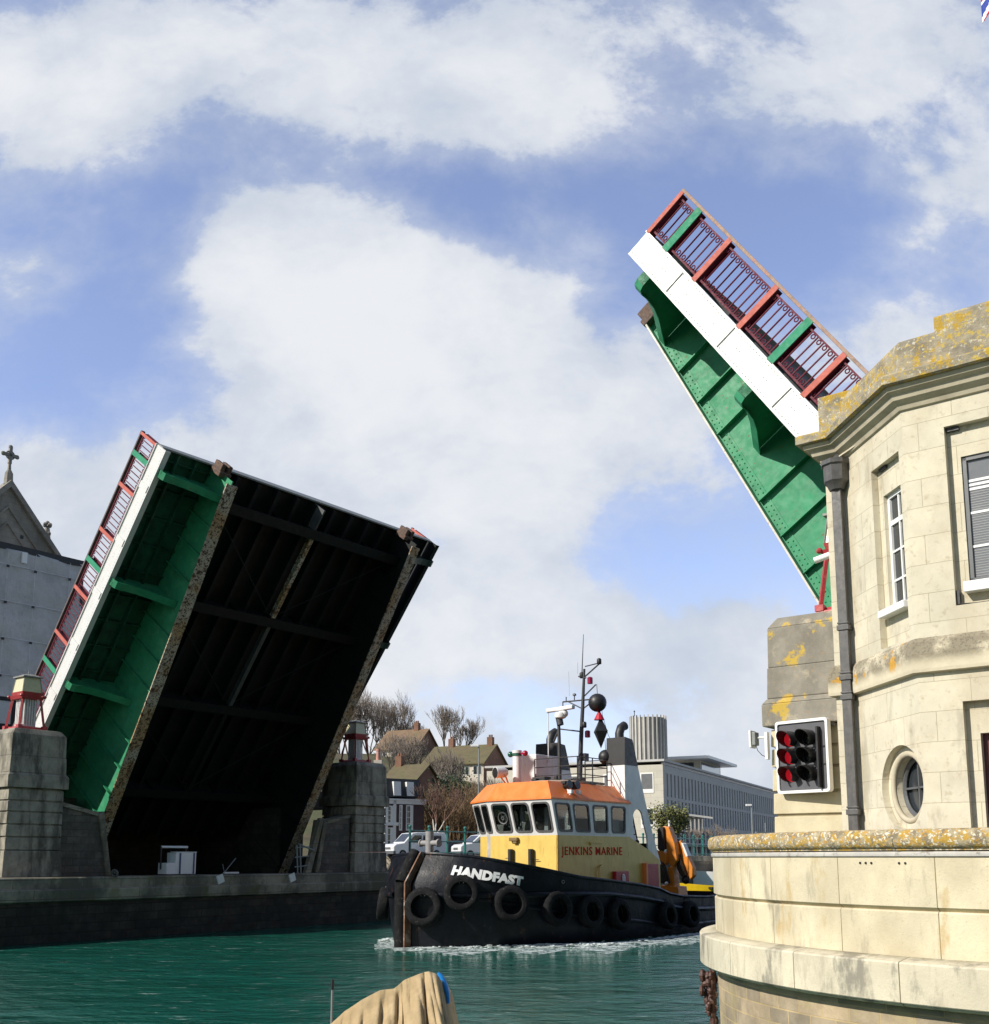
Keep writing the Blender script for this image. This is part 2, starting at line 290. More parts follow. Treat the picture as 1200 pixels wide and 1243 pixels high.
# ------------------------------------------------------------------ mesh building
class MB:
    def __init__(s): s.v = []; s.f = []; s.uv = []; s.mi = []; s.cur = 0

    def add(s, vs, fs, uvs=None):
        o = len(s.v); s.v += [Vector(p) for p in vs]
        for i, f in enumerate(fs):
            s.f.append([o + k for k in f]); s.uv.append(uvs[i] if uvs else None); s.mi.append(s.cur)

    def box(s, x0, x1, y0, y1, z0, z1, M=None):
        vs = [Vector((x, y, z)) for z in (z0, z1) for y in (y0, y1) for x in (x0, x1)]
        if M: vs = [M @ p for p in vs]
        s.add(vs, [(0, 2, 3, 1), (4, 5, 7, 6), (0, 1, 5, 4), (2, 6, 7, 3), (0, 4, 6, 2), (1, 3, 7, 5)])

    def taper(s, c, z0, z1, a0, b0, a1, b1):
        x, y = c
        vs = [(x - a0, y - b0, z0), (x + a0, y - b0, z0), (x + a0, y + b0, z0), (x - a0, y + b0, z0), (x - a1, y - b1, z1), (x + a1, y - b1, z1), (x + a1, y + b1, z1), (x - a1, y + b1, z1)]
        s.add(vs, [(3, 2, 1, 0), (4, 5, 6, 7), (0, 1, 5, 4), (1, 2, 6, 5), (2, 3, 7, 6), (3, 0, 4, 7)])

    def prism(s, poly, vec, holes=()):
        """a polygon of 3D points swept along vec; holes are polygons too."""
        vec = Vector(vec); loops = [[Vector(p) for p in poly]] + [[Vector(p) for p in h] for h in holes]
        flat = [p for l in loops for p in l]; tris = tessellate_polygon(loops)
        nrm = Vector((0, 0, 0)); l = loops[0]
        for i in range(len(l)): nrm += l[i].cross(l[(i + 1) % len(l)])
        flip = nrm.dot(vec) > 0; n = len(flat)
        fs = []
        for t in tris:
            a, b, c = t; tn = (flat[b] - flat[a]).cross(flat[c] - flat[a])
            if tn.dot(vec) > 0: a, b = b, a
            fs.append((a, b, c)); fs.append((b + n, a + n, c + n))
        k = 0
        for li, l in enumerate(loops):
            m = len(l)
            for i in range(m):
                a, b = k + i, k + (i + 1) % m
                q = (a, b, b + n, a + n) if flip else (b, a, a + n, b + n)
                fs.append(q)
            k += m
        s.add(flat + [p + vec for p in flat], fs)

    def tube(s, pts, r, n=8, cap=True):
        pts = [Vector(p) for p in pts]; rs = r if isinstance(r, (list, tuple)) else [r] * len(pts)
        rings = []; up = None
        for i, p in enumerate(pts):
            d = (pts[min(i + 1, len(pts) - 1)] - pts[max(i - 1, 0)])
            if d.length < 1e-9: d = Vector((0, 0, 1))
            d.normalize()
            if up is None or abs(up.dot(d)) > .95: up = Vector((0, 0, 1)) if abs(d.z) < .9 else Vector((1, 0, 0))
            x = up.cross(d).normalized(); y = d.cross(x)
            rings.append([p + (x * math.cos(2 * PI * k / n) + y * math.sin(2 * PI * k / n)) * rs[i] for k in range(n)])
        fs = []
        for i in range(len(pts) - 1):
            for k in range(n): fs.append((i * n + k, i * n + (k + 1) % n, (i + 1) * n + (k + 1) % n, (i + 1) * n + k))
        if cap: fs.append(tuple(range(n - 1, -1, -1))); fs.append(tuple((len(pts) - 1) * n + k for k in range(n)))
        s.add([p for r_ in rings for p in r_], fs)

    def lathe(s, prof, c=(0, 0, 0), n=24, M=None):
        vs = []; c = Vector(c)
        for (r, z) in prof:
            for k in range(n):
                p = Vector((r * math.cos(2 * PI * k / n), r * math.sin(2 * PI * k / n), z)); vs.append((M @ p if M else p) + c)
        fs = []
        for i in range(len(prof) - 1):
            for k in range(n): fs.append((i * n + k, i * n + (k + 1) % n, (i + 1) * n + (k + 1) % n, (i + 1) * n + k))
        if prof[0][0] > 1e-5: fs.append(tuple(range(n - 1, -1, -1)))
        if prof[-1][0] > 1e-5: fs.append(tuple((len(prof) - 1) * n + k for k in range(n)))
        s.add(vs, fs)

    def torus(s, c, ax, Rr, r, n=28, m=10, ry=None):
        c = Vector(c); ax = Vector(ax).normalized(); x = ax.orthogonal().normalized(); y = ax.cross(x); vs = []; ry = ry or r
        for i in range(n):
            a = 2 * PI * i / n; d = x * math.cos(a) + y * math.sin(a)
            for k in range(m):
                b = 2 * PI * k / m; vs.append(c + d * (Rr + r * math.cos(b)) + ax * (ry * math.sin(b)))
        s.add(vs, [(i * m + k, ((i + 1) % n) * m + k, ((i + 1) % n) * m + (k + 1) % m, i * m + (k + 1) % m) for i in range(n) for k in range(m)])

    def ball(s, c, r, n=12, m=8, sc=(1, 1, 1)):
        prof = [(max(1e-6, r * math.sin(PI * i / m)), -r * math.cos(PI * i / m)) for i in range(m + 1)]
        M = Matrix.Diagonal((*sc, 1)); s.lathe(prof, c, n, M)

    def sweep(s, prof, path, closed=False, cap=True, arc=None):
        """prof: (offset outward, z) list; path: 2D points, outward = right of travel; metric UV."""
        path = [Vector(p) for p in path]; n = len(path); nor = []
        for i in range(n):
            def sn(a, b):
                d = (b - a).normalized(); return Vector((d.y, -d.x))
            a = sn(path[i - 1], path[i]) if (i > 0 or closed) else None
            b = sn(path[i], path[(i + 1) % n]) if (i < n - 1 or closed) else None
            if a is None: nor.append(b)
            elif b is None: nor.append(a)
            else:
                h = (a + b); h = h / h.length; nor.append(h / max(.3, h.dot(a)))
        us = [0.0]
        for i in range(1, n + (1 if closed else 0)): us.append(us[-1] + (path[i % n] - path[i - 1]).length)
        vsz = [prof[0][1]]
        for i in range(1, len(prof)):
            d = math.hypot(prof[i][0] - prof[i - 1][0], prof[i][1] - prof[i - 1][1]); vsz.append(vsz[-1] + (d if prof[i][1] >= prof[i - 1][1] else -d))
        m = len(prof); vs = [(*(path[i] + nor[i] * o), z) for i in range(n) for (o, z) in prof]
        fs = []; uv = []
        for i in range(n if closed else n - 1):
            j = (i + 1) % n
            for k in range(m - 1):
                fs.append((i * m + k, j * m + k, j * m + k + 1, i * m + k + 1)); uv.append([(us[i], vsz[k]), (us[i + 1], vsz[k]), (us[i + 1], vsz[k + 1]), (us[i], vsz[k + 1])])
        s.add(vs, fs, uv)
        if cap and not closed:
            s.add([vs[k] for k in range(m)], [tuple(range(m))]); s.add([vs[(n - 1) * m + k] for k in range(m)], [tuple(range(m - 1, -1, -1))])

    def build(s, name, m, parent=None, smooth=0, bevel=0, fix=True):
        me = bpy.data.meshes.new(name); me.from_pydata([tuple(p) for p in s.v], [], s.f); me.update()
        ms = m if isinstance(m, (list, tuple)) else [m]
        for q in ms: me.materials.append(q)
        if len(ms) > 1: me.polygons.foreach_set('material_index', s.mi)
        if fix:
            import bmesh
            b = bmesh.new(); b.from_mesh(me); bmesh.ops.recalc_face_normals(b, faces=b.faces[:]); 
            lay = b.loops.layers.uv.new('UVMap'); b.faces.ensure_lookup_table()
            if len(b.faces) == len(s.uv):
                idx = {}
                for i, f in enumerate(b.faces):
                    u = s.uv[i]
                    if u:
                        # match stored corners by vertex, so flipped faces keep their mapping
                        vi = s.f[i]
                        mp = {vi[k]: u[k] for k in range(len(vi))}
                        for lp in f.loops: lp[lay].uv = mp[lp.vert.index]
                    else:
                        n = f.normal
                        if abs(n.z) > .8:
                            for lp in f.loops: lp[lay].uv = (lp.vert.co.x, lp.vert.co.y)
                        else:
                            t = Vector((0, 0, 1)).cross(n)
                            t = t.normalized() if t.length > 1e-6 else Vector((1, 0, 0))
                            for lp in f.loops: lp[lay].uv = (lp.vert.co.dot(t), lp.vert.co.z)
            b.to_mesh(me); b.free()
        if smooth:
            me.polygons.foreach_set('use_smooth', [True] * len(me.polygons)); me.set_sharp_from_angle(angle=R(smooth))
        o = bpy.data.objects.new(name, me); COL.objects.link(o)
        if parent: o.parent = parent
        if bevel:
            bv = o.modifiers.new('bevel', 'BEVEL'); bv.width = bevel; bv.segments = 2; bv.limit_method = 'ANGLE'; bv.angle_limit = R(40); bv.harden_normals = False
        return o


def tag(o, label=None, cat=None, group=None, kind=None):
    for k, v in (('label', label), ('category', cat), ('group', group), ('kind', kind)):
        if v: o[k] = v
    return o


def thing(name, label, cat, loc, rz=0.0, group=None):
    o = bpy.data.objects.new(name, None); COL.objects.link(o); o.empty_display_size = .2
    o.location = loc; o.rotation_euler = (0, 0, rz); tag(o, label, cat, group); return o


def bthing(name, label, cat, al, om, z, group=None): return thing(name, label, cat, bf(al, om, z), TH, group)


def copy_tree(o, parent=None):
    c = o.copy(); COL.objects.link(c)
    if parent: c.parent = parent
    for ch in [q for q in o.children]: copy_tree(ch, c)
    return c


def one(mb, m, al_loc): pass


def rrect(x0, x1, y0, y1, r, n=4):
    out = []
    for cx, cy, a in ((x1 - r, y0 + r, -90), (x1 - r, y1 - r, 0), (x0 + r, y1 - r, 90), (x0 + r, y0 + r, 180)):
        for i in range(n + 1):
            t = R(a + 90 * i / n); out.append((cx + r * math.cos(t), cy + r * math.sin(t)))
    return out


def text_mesh(s, size, extrude=0.004, offset=0.0, align='LEFT', gap=1.0):
    """lettering as a plain mesh in its own xy plane (built-in typeface)."""
    cu = bpy.data.curves.new('lettering', 'FONT'); cu.body = s; cu.size = size; cu.extrude = extrude; cu.offset = offset; cu.align_x = align; cu.resolution_u = 3; cu.space_character = gap
    o = bpy.data.objects.new('lettering', cu); COL.objects.link(o); bpy.context.view_layer.update()
    me = bpy.data.meshes.new_from_object(o.evaluated_get(bpy.context.evaluated_depsgraph_get()))
    COL.objects.unlink(o); bpy.data.objects.remove(o); return me


def put_text(name, s, size, m, parent, M, offset=0.0, extrude=.004, fn=None, align='LEFT', sx=1.0, gap=1.0):
    me = text_mesh(s, size, extrude, offset, align, gap); me.name = name
    if fn:                                  # finer faces so the letters can follow a curved plate
        import bmesh
        b = bmesh.new(); b.from_mesh(me); bmesh.ops.triangulate(b, faces=b.faces[:])
        for _ in range(2): bmesh.ops.subdivide_edges(b, edges=[e for e in b.edges if e.calc_length() > .07], cuts=1); bmesh.ops.triangulate(b, faces=b.faces[:])
        b.to_mesh(me); b.free()
    for v in me.vertices:
        p = Vector((v.co.x * sx, v.co.y, v.co.z)); v.co = fn(p) if fn else M @ p
    me.materials.clear(); me.materials.append(m)
    o = bpy.data.objects.new(name, me); COL.objects.link(o)
    if parent: o.parent = parent
    return o


def frame3(o, x, y, z):
    M = Matrix.Identity(4)
    for i, c in enumerate((x, y, z)):
        for k in range(3): M[k][i] = c[k]
    for k in range(3): M[k][3] = o[k]
    return M


rnd = random.Random(7)

# ------------------------------------------------------------------ setting: water and land
def make_water():
    m = bpy.data.materials.new('harbour_water'); m.use_nodes = True; nn, ll = nodes_of(m); b = nn['Principled BSDF']
    b.inputs['Roughness'].default_value = .05; b.inputs['IOR'].default_value = 1.33; b.inputs['Specular IOR Level'].default_value = .5
    tco = nn.new('ShaderNodeTexCoord')

    def nz(sc, det, st, rot=0.0, rg=.55, dist=0.0):
        mp = nn.new('ShaderNodeMapping'); ll.new(tco.outputs['Object'], mp.inputs[0]); mp.inputs['Scale'].default_value = st; mp.inputs['Rotation'].default_value = (0, 0, rot)
        t = nn.new('ShaderNodeTexNoise'); ll.new(mp.outputs[0], t.inputs['Vector']); t.inputs['Scale'].default_value = sc; t.inputs['Detail'].default_value = det; t.inputs['Roughness'].default_value = rg; t.inputs['Distortion'].default_value = dist
        return t.outputs[0]
    mx = nn.new('ShaderNodeMix'); mx.data_type = 'RGBA'; ll.new(nz(.12, 4, (1, 1.8, 1)), mx.inputs[0]); mx.inputs[6].default_value = (.004, .066, .043, 1); mx.inputs[7].default_value = (.010, .100, .078, 1)
    sparkle = nn.new('ShaderNodeMapRange'); sparkle.interpolation_type = 'SMOOTHSTEP'; ll.new(nz(3.2, 7, (.45, 1.3, 1), .15, .72, .4), sparkle.inputs[0]); sparkle.inputs[1].default_value = .595; sparkle.inputs[2].default_value = .66; sparkle.inputs[4].default_value = .5
    fl = nn.new('ShaderNodeMix'); fl.data_type = 'RGBA'; ll.new(sparkle.outputs[0], fl.inputs[0]); ll.new(mx.outputs[2], fl.inputs[6]); fl.inputs[7].default_value = (.42, .50, .48, 1)  # pale flecks paint sun sparkle into the water colour
    ll.new(fl.outputs[2], b.inputs['Base Color'])
    prev = None
    for sc, det, st, rot, stn, dist in ((.5, 3, (.7, 1.2, 1), .35, .7, .30), (1.5, 5, (.7, 1.25, 1), .1, .8, .16), (4.2, 6, (.8, 1.15, 1), -.25, .85, .055), (13, 5, (1, 1, 1), 0, .8, .016)):
        bp = nn.new('ShaderNodeBump'); bp.inputs['Strength'].default_value = stn; bp.inputs['Distance'].default_value = dist
        ll.new(nz(sc, det, st, rot, dist=.3), bp.inputs['Height'])
        if prev: ll.new(prev.outputs[0], bp.inputs['Normal'])
        prev = bp
    ll.new(prev.outputs[0], b.inputs['Normal'])
    mb = MB(); mb.add([(-1500, -300, 0), (1500, -300, 0), (1500, 2500, 0), (-1500, 2500, 0)], [(0, 1, 2, 3)])
    tag(mb.build('water', m), kind='structure')


make_water()
MT['ground'] = mat('quay_paving', (.16, .155, .145), .9, var=.15, scale=.6, bump=.3)
MT['hill'] = mat('scrub_hillside', (.075, .065, .032), .95, var=.35, scale=.4, bump=.6, bscale=3, bdist=.2, layers=[dict(c=(.055, .075, .025), s=.15, lo=.45, hi=.65, f=.8), dict(c=(.10, .075, .045), s=.5, lo=.5, hi=.7, f=.6)])


def slab_bf(name, pts, z0, z1, m):
    mb = MB(); mb.prism([bf(a, o, z0) for a, o in pts], (0, 0, z1 - z0)); tag(mb.build(name, m), kind='structure')


# far bank: low quay beyond the bridge, higher ground round the church
slab_bf('far_bank_ground', [(-.3, 18.2), (-.3, 400), (-700, 400), (-700, 18.2)], -1.5, 2.5, MT['ground'])
slab_bf('church_ground', [(-9, -60), (-9, 18.1), (-400, 18.1), (-400, -60)], -1.5, 5.0, MT['ground'])
slab_bf('near_bank_ground', [(33.6, -60), (33.6, 300), (300, 300), (300, -60)], -1.5, 2.3, MT['ground'])


def hill():
    mb = MB(); nx, ny = 56, 30; vs = []
    for j in range(ny + 1):
        for i in range(nx + 1):
            x = -150 + 210 * i / nx; y = 104 + 150 * j / ny
            t = min(1, max(0, (y - 106) / 70)); rise = 17 * (t * t * (3 - 2 * t))
            side = 1 - min(1, max(0, (x + 4) / 26)); side = side * side * (3 - 2 * side)
            z = 2.3 + rise * side + (math.sin(x * .21) * math.cos(y * .17) * .5 + math.sin(x * .63 + y * .4) * .25) * t * side
            vs.append((x, y, z))
    mb.add(vs, [(j * (nx + 1) + i, j * (nx + 1) + i + 1, (j + 1) * (nx + 1) + i + 1, (j + 1) * (nx + 1) + i) for j in range(ny) for i in range(nx)])
    tag(mb.build('hill', MT['hill'], smooth=80), kind='structure')


hill()


def hill_z(x, y):
    t = min(1, max(0, (y - 106) / 70)); rise = 17 * (t * t * (3 - 2 * t)); side = 1 - min(1, max(0, (x + 4) / 26)); side = side * side * (3 - 2 * side)
    return 2.3 + rise * side


# ------------------------------------------------------------------ the two raised bridge leaves
MT['centre_grey'] = mat('dark_grey_strut_paint', (.06, .065, .062), .5, var=.2, bump=.05)
S_POST = [.676, 1.753, 3.328, 4.383, 5.42, 7.06, 8.08]
S_GREEN = (0, 3, 6); S_BR = [.676, 4.383, 8.08]
LW, TG, TF, FW = 12.3, 1.977, 10.42, .535


def gb(s): return -(1.388 + .1268 * s)


def leaf(label, tip, alpha, left):
    al = R(alpha); d = AX * (math.cos(al) * (1 if left else -1)) + ZX * math.sin(al)
    n = AX * (-math.sin(al) * (1 if left else -1)) + ZX * math.cos(al)
    sx = -1 if left else 1
    root = thing('bascule_leaf', label, 'bridge leaf', tip, 0, 'raised leaves of the lifting bridge')
    root.matrix_world = frame3(tip, d * -1 * sx, WX, n)
    P = lambda s, t, q: (sx * s, t, q)

    def box(mb, s0, s1, t0, t1, n0, n1): mb.box(min(sx * s0, sx * s1), max(sx * s0, sx * s1), t0, t1, n0, n1)
    SL = 15.0
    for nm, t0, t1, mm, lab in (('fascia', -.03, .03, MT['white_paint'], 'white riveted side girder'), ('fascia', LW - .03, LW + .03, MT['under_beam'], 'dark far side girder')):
        m = MB(); box(m, -.02, SL, t0, t1, -FW, -.012)
        out = t0 - .012 if t0 < 1 else t1
        for k in range(8):
            s = 1.3 + 1.85 * k; box(m, s - .11, s + .11, out - .012 if t0 < 1 else out, out + .012, -FW + .03, -.03)
        box(m, -.03, SL, t0 - .04 if t0 < 1 else t0, t1 + .09 if t0 < 1 else t1 + .04, -.012, .02)
        box(m, -.03, SL, t0, t1 + .12, -FW - .02, -FW)
        if t0 < 1:
            for k in range(150):
                for q in (-.05, -.26, -.48):
                    if q == -.26 and k % 9 not in (0, 1): continue
                    s = .05 + k * .099; m.lathe([(.014, 0), (.010, .009), (1e-6, .012)], P(s, t0, q), 5, Matrix.Rotation(R(90), 4, 'X'))
        f = m.build(nm, mm, root); f['label'] = lab
    # footway cantilevered outside the main girder
    m = MB(); box(m, 0, 14, .13, TG - .02, -.12, -.05)
    for t in (.65, 1.3): box(m, .05, 14, t - .03, t + .03, -.3, -.12)
    for k in range(15): box(m, .3 + .926 * k, .34 + .926 * k, .13, TG - .02, -.22, -.12)
    m.build('footway_deck', MT['green_deck'], root)
    m = MB(); box(m, 0, 14, TF + .05, LW - .1, -.12, -.05); m.build('footway_deck', MT['black_steel'], root)
    # curved brackets under the footways
    prof = [(.03, -.56), (.03, -.74), (.08, -.85), (.2, -.90), (.45, -.90), (.8, -.95), (1.15, -1.06), (1.5, -1.22), (TG - .03, -1.42)]
    for sb in S_BR:
        for far in (0, 1):
            m = MB(); q = [(t, nn) if not far else (LW - (t * (LW - TF) / TG), nn) for t, nn in prof]
            top = [(TG - .03, -.12), (.13, -.12)]
            top = top if not far else [(LW - (t * (LW - TF) / TG), nn) for t, nn in top]
            m.prism([P(sb - .01, t, nn) for t, nn in q + top], (sx * .02, 0, 0))
            w2 = .12
            for (t0, n0), (t1, n1) in zip(q[:-1], q[1:]):
                dn = .025
                m.add([P(sb - w2, t0, n0), P(sb + w2, t0, n0), P(sb + w2, t1, n1), P(sb - w2, t1, n1), P(sb - w2, t0, n0 - dn), P(sb + w2, t0, n0 - dn), P(sb + w2, t1, n1 - dn), P(sb - w2, t1, n1 - dn)], [(0, 1, 2, 3), (7, 6, 5, 4), (0, 4, 5, 1), (2, 6, 7, 3), (1, 5, 6, 2), (0, 3, 7, 4)])
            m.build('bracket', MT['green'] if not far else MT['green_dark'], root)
    # main girders: tapered web, stiffeners, rivet band, bottom flange
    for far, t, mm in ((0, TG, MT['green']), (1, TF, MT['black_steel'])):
        m = MB(); o = -1 if not far else 1
        m.prism([P(0.02, t - .015, -.1), P(SL, t - .015, -.1), P(SL, t - .015, gb(SL)), P(.02, t - .015, gb(.02))], (0, .03, 0))
        k = 0
        while .676 + .926 * k < SL - .3:
            s = .676 + .926 * k
            if not (k % 4 == 0 and k < 12):
                for side in (o, -o):
                    a, b = (t + side * .015, t + side * .14); m.prism([P(s, min(a, b), -.13), P(s, min(a, b), gb(s) + .02), P(s, max(a, b), gb(s) + .02), P(s, max(a, b), -.13)], (sx * .025, 0, 0))
            k += 1
        a = t + o * .015; b = t + o * .028
        m.prism([P(.02, min(a, b), gb(.02) + .22), P(SL, min(a, b), gb(SL) + .22), P(SL, min(a, b), gb(SL)), P(.02, min(a, b), gb(.02))], (0, .013, 0))
        if not far:
            for k in range(125):
                for j, q in enumerate((.06, .16)):
                    s = .08 + k * .115 + j * .055; m.lathe([(.02, 0), (.014, .014), (1e-6, .018)], P(s, t - .028, gb(s) + q), 5, Matrix.Rotation(R(90), 4, 'X'))
        g = m.build('main_girder', mm, root)
        m = MB(); hw = .21
        m.add([P(.12, t - hw, gb(.12)), P(.12, t + hw, gb(.12)), P(SL, t + hw, gb(SL)), P(SL, t - hw, gb(SL)), P(.12, t - hw, gb(.12) - .045), P(.12, t + hw, gb(.12) - .045), P(SL, t + hw, gb(SL) - .045), P(SL, t - hw, gb(SL) - .045)],
              [(0, 1, 2, 3), (7, 6, 5, 4), (0, 4, 5, 1), (2, 6, 7, 3), (1, 5, 6, 2), (0, 3, 7, 4)])
        m.build('bottom_flange', MT['flange'] if left else MT['flange_lit'], g, bevel=.006)
        # locking casting at the tip of the girder
        m = MB(); nn = -.62 if left else -1.2
        box(m, -.28, .10, t - .2, t - .06, nn - .22, nn + .22); box(m, -.28, .10, t + .06, t + .2, nn - .22, nn + .22); box(m, -.05, .12, t - .22, t + .22, nn - .28, nn + .25)
        box(m, -.22, -.12, t - .06, t + .06, nn - .06, nn + .06)
        m.build('lock_casting', MT['rust'], g, bevel=.02)
    # cross girders, stringers, deck, bracing
    for sb in (.95, 4.45, 8.1, 11.8):
        m = MB(); box(m, sb - .012, sb + .012, TG + .02, TF - .02, -.98, -.14); box(m, sb - .17, sb + .17, TG + .02, TF - .02, -1.01, -.98)
        for k in range(5): t = TG + 1.4 * (k + 1); box(m, sb - .12, sb - .012, t - .01, t + .01, -.97, -.14)
        m.build('cross_beam', MT['under_beam'], root)
    for k in range(9):
        t = TG + .84 * (k + 1)
        m = MB(); box(m, .05, 14, t - .01, t + .01, -.44, -.14); box(m, .05, 14, t - .07, t + .07, -.46, -.44); m.build('stringer', MT['under_beam'], root)
    m = MB(); box(m, .02, 14, TG + .02, TF - .02, -.14, -.10); m.build('deck_plate', MT['black_steel'], root)
    m = MB(); box(m, .02, 14, TG - .1, TF + .1, -.09, .03); m.build('carriageway', MT['asphalt'], root)
    tc_ = (TG + TF) / 2
    for i, (s0, s1) in enumerate(((1.13, 4.27), (4.63, 7.92), (8.28, 11.6))):
        m = MB(); box(m, s0, s1, tc_ - .075, tc_ + .075, -.96, -.92); box(m, s0, s1, tc_ - .01, tc_ + .01, -.92, -.70); m.build('centre_strut', MT['flange'] if (left and i == 0) else MT['centre_grey'] if left and i == 1 else MT['under_beam'], root)
        for tt0, tt1 in ((TG + .25, tc_ - .1), (TF - .25, tc_ + .1)):
            m = MB(); m.tube([P(s0, tt0, -.8), P(s1, tt1, -.8)], .018, 5); m.build('diagonal_brace', MT['under_beam'], root)
    m = MB(); box(m, .05, .93, tc_ - .03, tc_ + .03, -.9, -.2); m.build('centre_strut', MT['centre_grey'], root)
    # end plate across the tip, slightly cambered
    m = MB(); k = 24; up = []; lo = []
    for i in range(k + 1):
        t = .03 + (LW - .06) * i / k; c = .10 * (1 - ((t - LW / 2) / (LW / 2)) ** 2); up.append(P(-.04, t, .03 + c)); lo.append(P(-.04, t, -.26))
    m.prism(up + lo[::-1], (sx * .05, 0, 0)); m.build('end_plate', MT['steel_grey'], root)
    # railings
    for far in (0, 1):
        T0 = 0.0 if not far else LW; o = 1 if not far else -1
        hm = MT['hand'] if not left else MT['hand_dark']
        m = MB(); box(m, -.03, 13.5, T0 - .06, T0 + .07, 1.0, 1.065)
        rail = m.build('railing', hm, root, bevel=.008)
        m = MB(); box(m, 0, 13.5, T0 - .02, T0 + .03, .085, .125); box(m, 0, 13.5, T0 - .02, T0 + .03, .875, .91); m.build('rail_bar', MT['maroon'], rail)
        posts = [(0.03, 0)] + [(s, 2 if i in S_GREEN else 1) for i, s in enumerate(S_POST)]
        s = 8.08
        for add, kk in ((1.05, 1), (1.6, 1), (1.04, 2), (1.04, 1)): s += add; posts.append((s, kk))
        rail_webs = []
        for s, kk in posts:
            hw = (.045, .06, .085)[kk]
            m = MB(); box(m, s - hw, s + hw, T0 - .07, T0 - .045, .0, 1.0); po = m.build('post', MT['green_post'] if kk == 2 else MT['red_post'], rail)
            m = MB(); e_ = T0 - .045; box(m, s - .02, s + .02, e_, e_ + .19, .022, .98); box(m, s - hw * .8, s + hw * .8, e_ + .19, e_ + .21, .022, .98); rail_webs.append((m, po))
        for wm, po in rail_webs: wm.build('web', MT['maroon'], rail)
        for (a, _), (b, _) in zip(posts[:-1], posts[1:]):
            nb = max(2, int(round((b - a) / .172)) - 1); m = MB(); g = (b - a) / (nb + 1)
            for i in range(nb):
                s = a + g * (i + 1); m.tube([P(s, T0 + .005, .12), P(s, T0 + .005, .88)], .0165, 6, False)
            for i in range(nb + 1):
                s = a + g * (i + .5); rr = min(.05, g * .33)
                for q in (.83, .17): m.torus(P(s, T0 + .005, q), (0, 1, 0), rr - .010, .013, 10, 5)
            m.build('baluster_panel', MT['maroon'], rail, smooth=60)
    return root


LTIP = Vector((-10.151, 30.545, 12.294 + EYE)); RTIP = Vector((3.168, 20.192, 12.705 + EYE))
leaf('raised left leaf of the lifting bridge, its dark underside facing the channel', LTIP, 53.13, True)
leaf('raised right leaf of the lifting bridge, seen from its sunlit white and green side', RTIP, 55.10, False)


# ------------------------------------------------------------------ far bank quay wall, pit, wing walls
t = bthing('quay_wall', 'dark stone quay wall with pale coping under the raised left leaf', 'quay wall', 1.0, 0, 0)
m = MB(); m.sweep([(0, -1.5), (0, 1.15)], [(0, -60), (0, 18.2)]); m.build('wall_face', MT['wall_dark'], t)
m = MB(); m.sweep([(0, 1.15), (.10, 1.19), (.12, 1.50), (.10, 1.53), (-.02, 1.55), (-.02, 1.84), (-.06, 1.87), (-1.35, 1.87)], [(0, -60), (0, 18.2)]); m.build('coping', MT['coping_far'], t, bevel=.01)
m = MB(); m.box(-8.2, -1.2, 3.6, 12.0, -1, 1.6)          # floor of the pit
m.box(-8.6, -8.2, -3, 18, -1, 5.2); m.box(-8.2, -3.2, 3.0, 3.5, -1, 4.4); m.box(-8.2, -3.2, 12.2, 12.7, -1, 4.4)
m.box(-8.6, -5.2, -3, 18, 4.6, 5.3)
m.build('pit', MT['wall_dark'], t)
for inner, sg, lab in ((1.78, 1, 'wing wall beside the left lantern pillar'), (14.07, -1, 'wing wall beside the far lantern pillar')):
    Y = lambda q: inner + sg * q
    m = MB(); m.prism([(-1.15, Y(0), 1.87), (-1.15, Y(1.62), 1.87), (-1.15, Y(1.28), 3.72), (-1.15, Y(0), 4.0)], (-.5, 0, 0)); wv = m.build('wing_wall', MT['wall_wing'], t); wv['label'] = lab
    m = MB(); m.prism([(-1.10, Y(0), 4.0), (-1.10, Y(1.25), 3.73), (-1.10, Y(1.25), 3.86), (-1.10, Y(0), 4.13)], (-.6, 0, 0))
    m.prism([(-1.08, Y(1.62), 1.875), (-1.08, Y(1.80), 1.875), (-1.08, Y(1.43), 3.9), (-1.08, Y(1.25), 3.8)], (-.62, 0, 0)); m.build('wall_coping', MT['coping_far'], wv, bevel=.02)
# two sloping timbers and a small ladder by the far wing wall
m = MB(); m.prism([(-1.05, 11.75, 1.875), (-1.05, 12.02, 1.875), (-1.05, 12.62, 3.95), (-1.05, 12.42, 3.95)], (-.18, 0, 0)); m.build('guide_post', MT['coping_far'], t, bevel=.02)
m = MB()
for q in (0, .16): m.tube([(-.9, 11.2 + q, 1.875), (-.9, 11.12 + q, 2.9)], .03, 6)
for z in (2.1, 2.45, 2.8): m.tube([(-.9, 11.05, z), (-.9, 11.75, z + .05)], .025, 6)
m.tube([(-.9, 11.2, 2.95), (-.9, 12.0, 2.7)], .03, 6)
m.build('ladder', MT['steel_grey'], t)

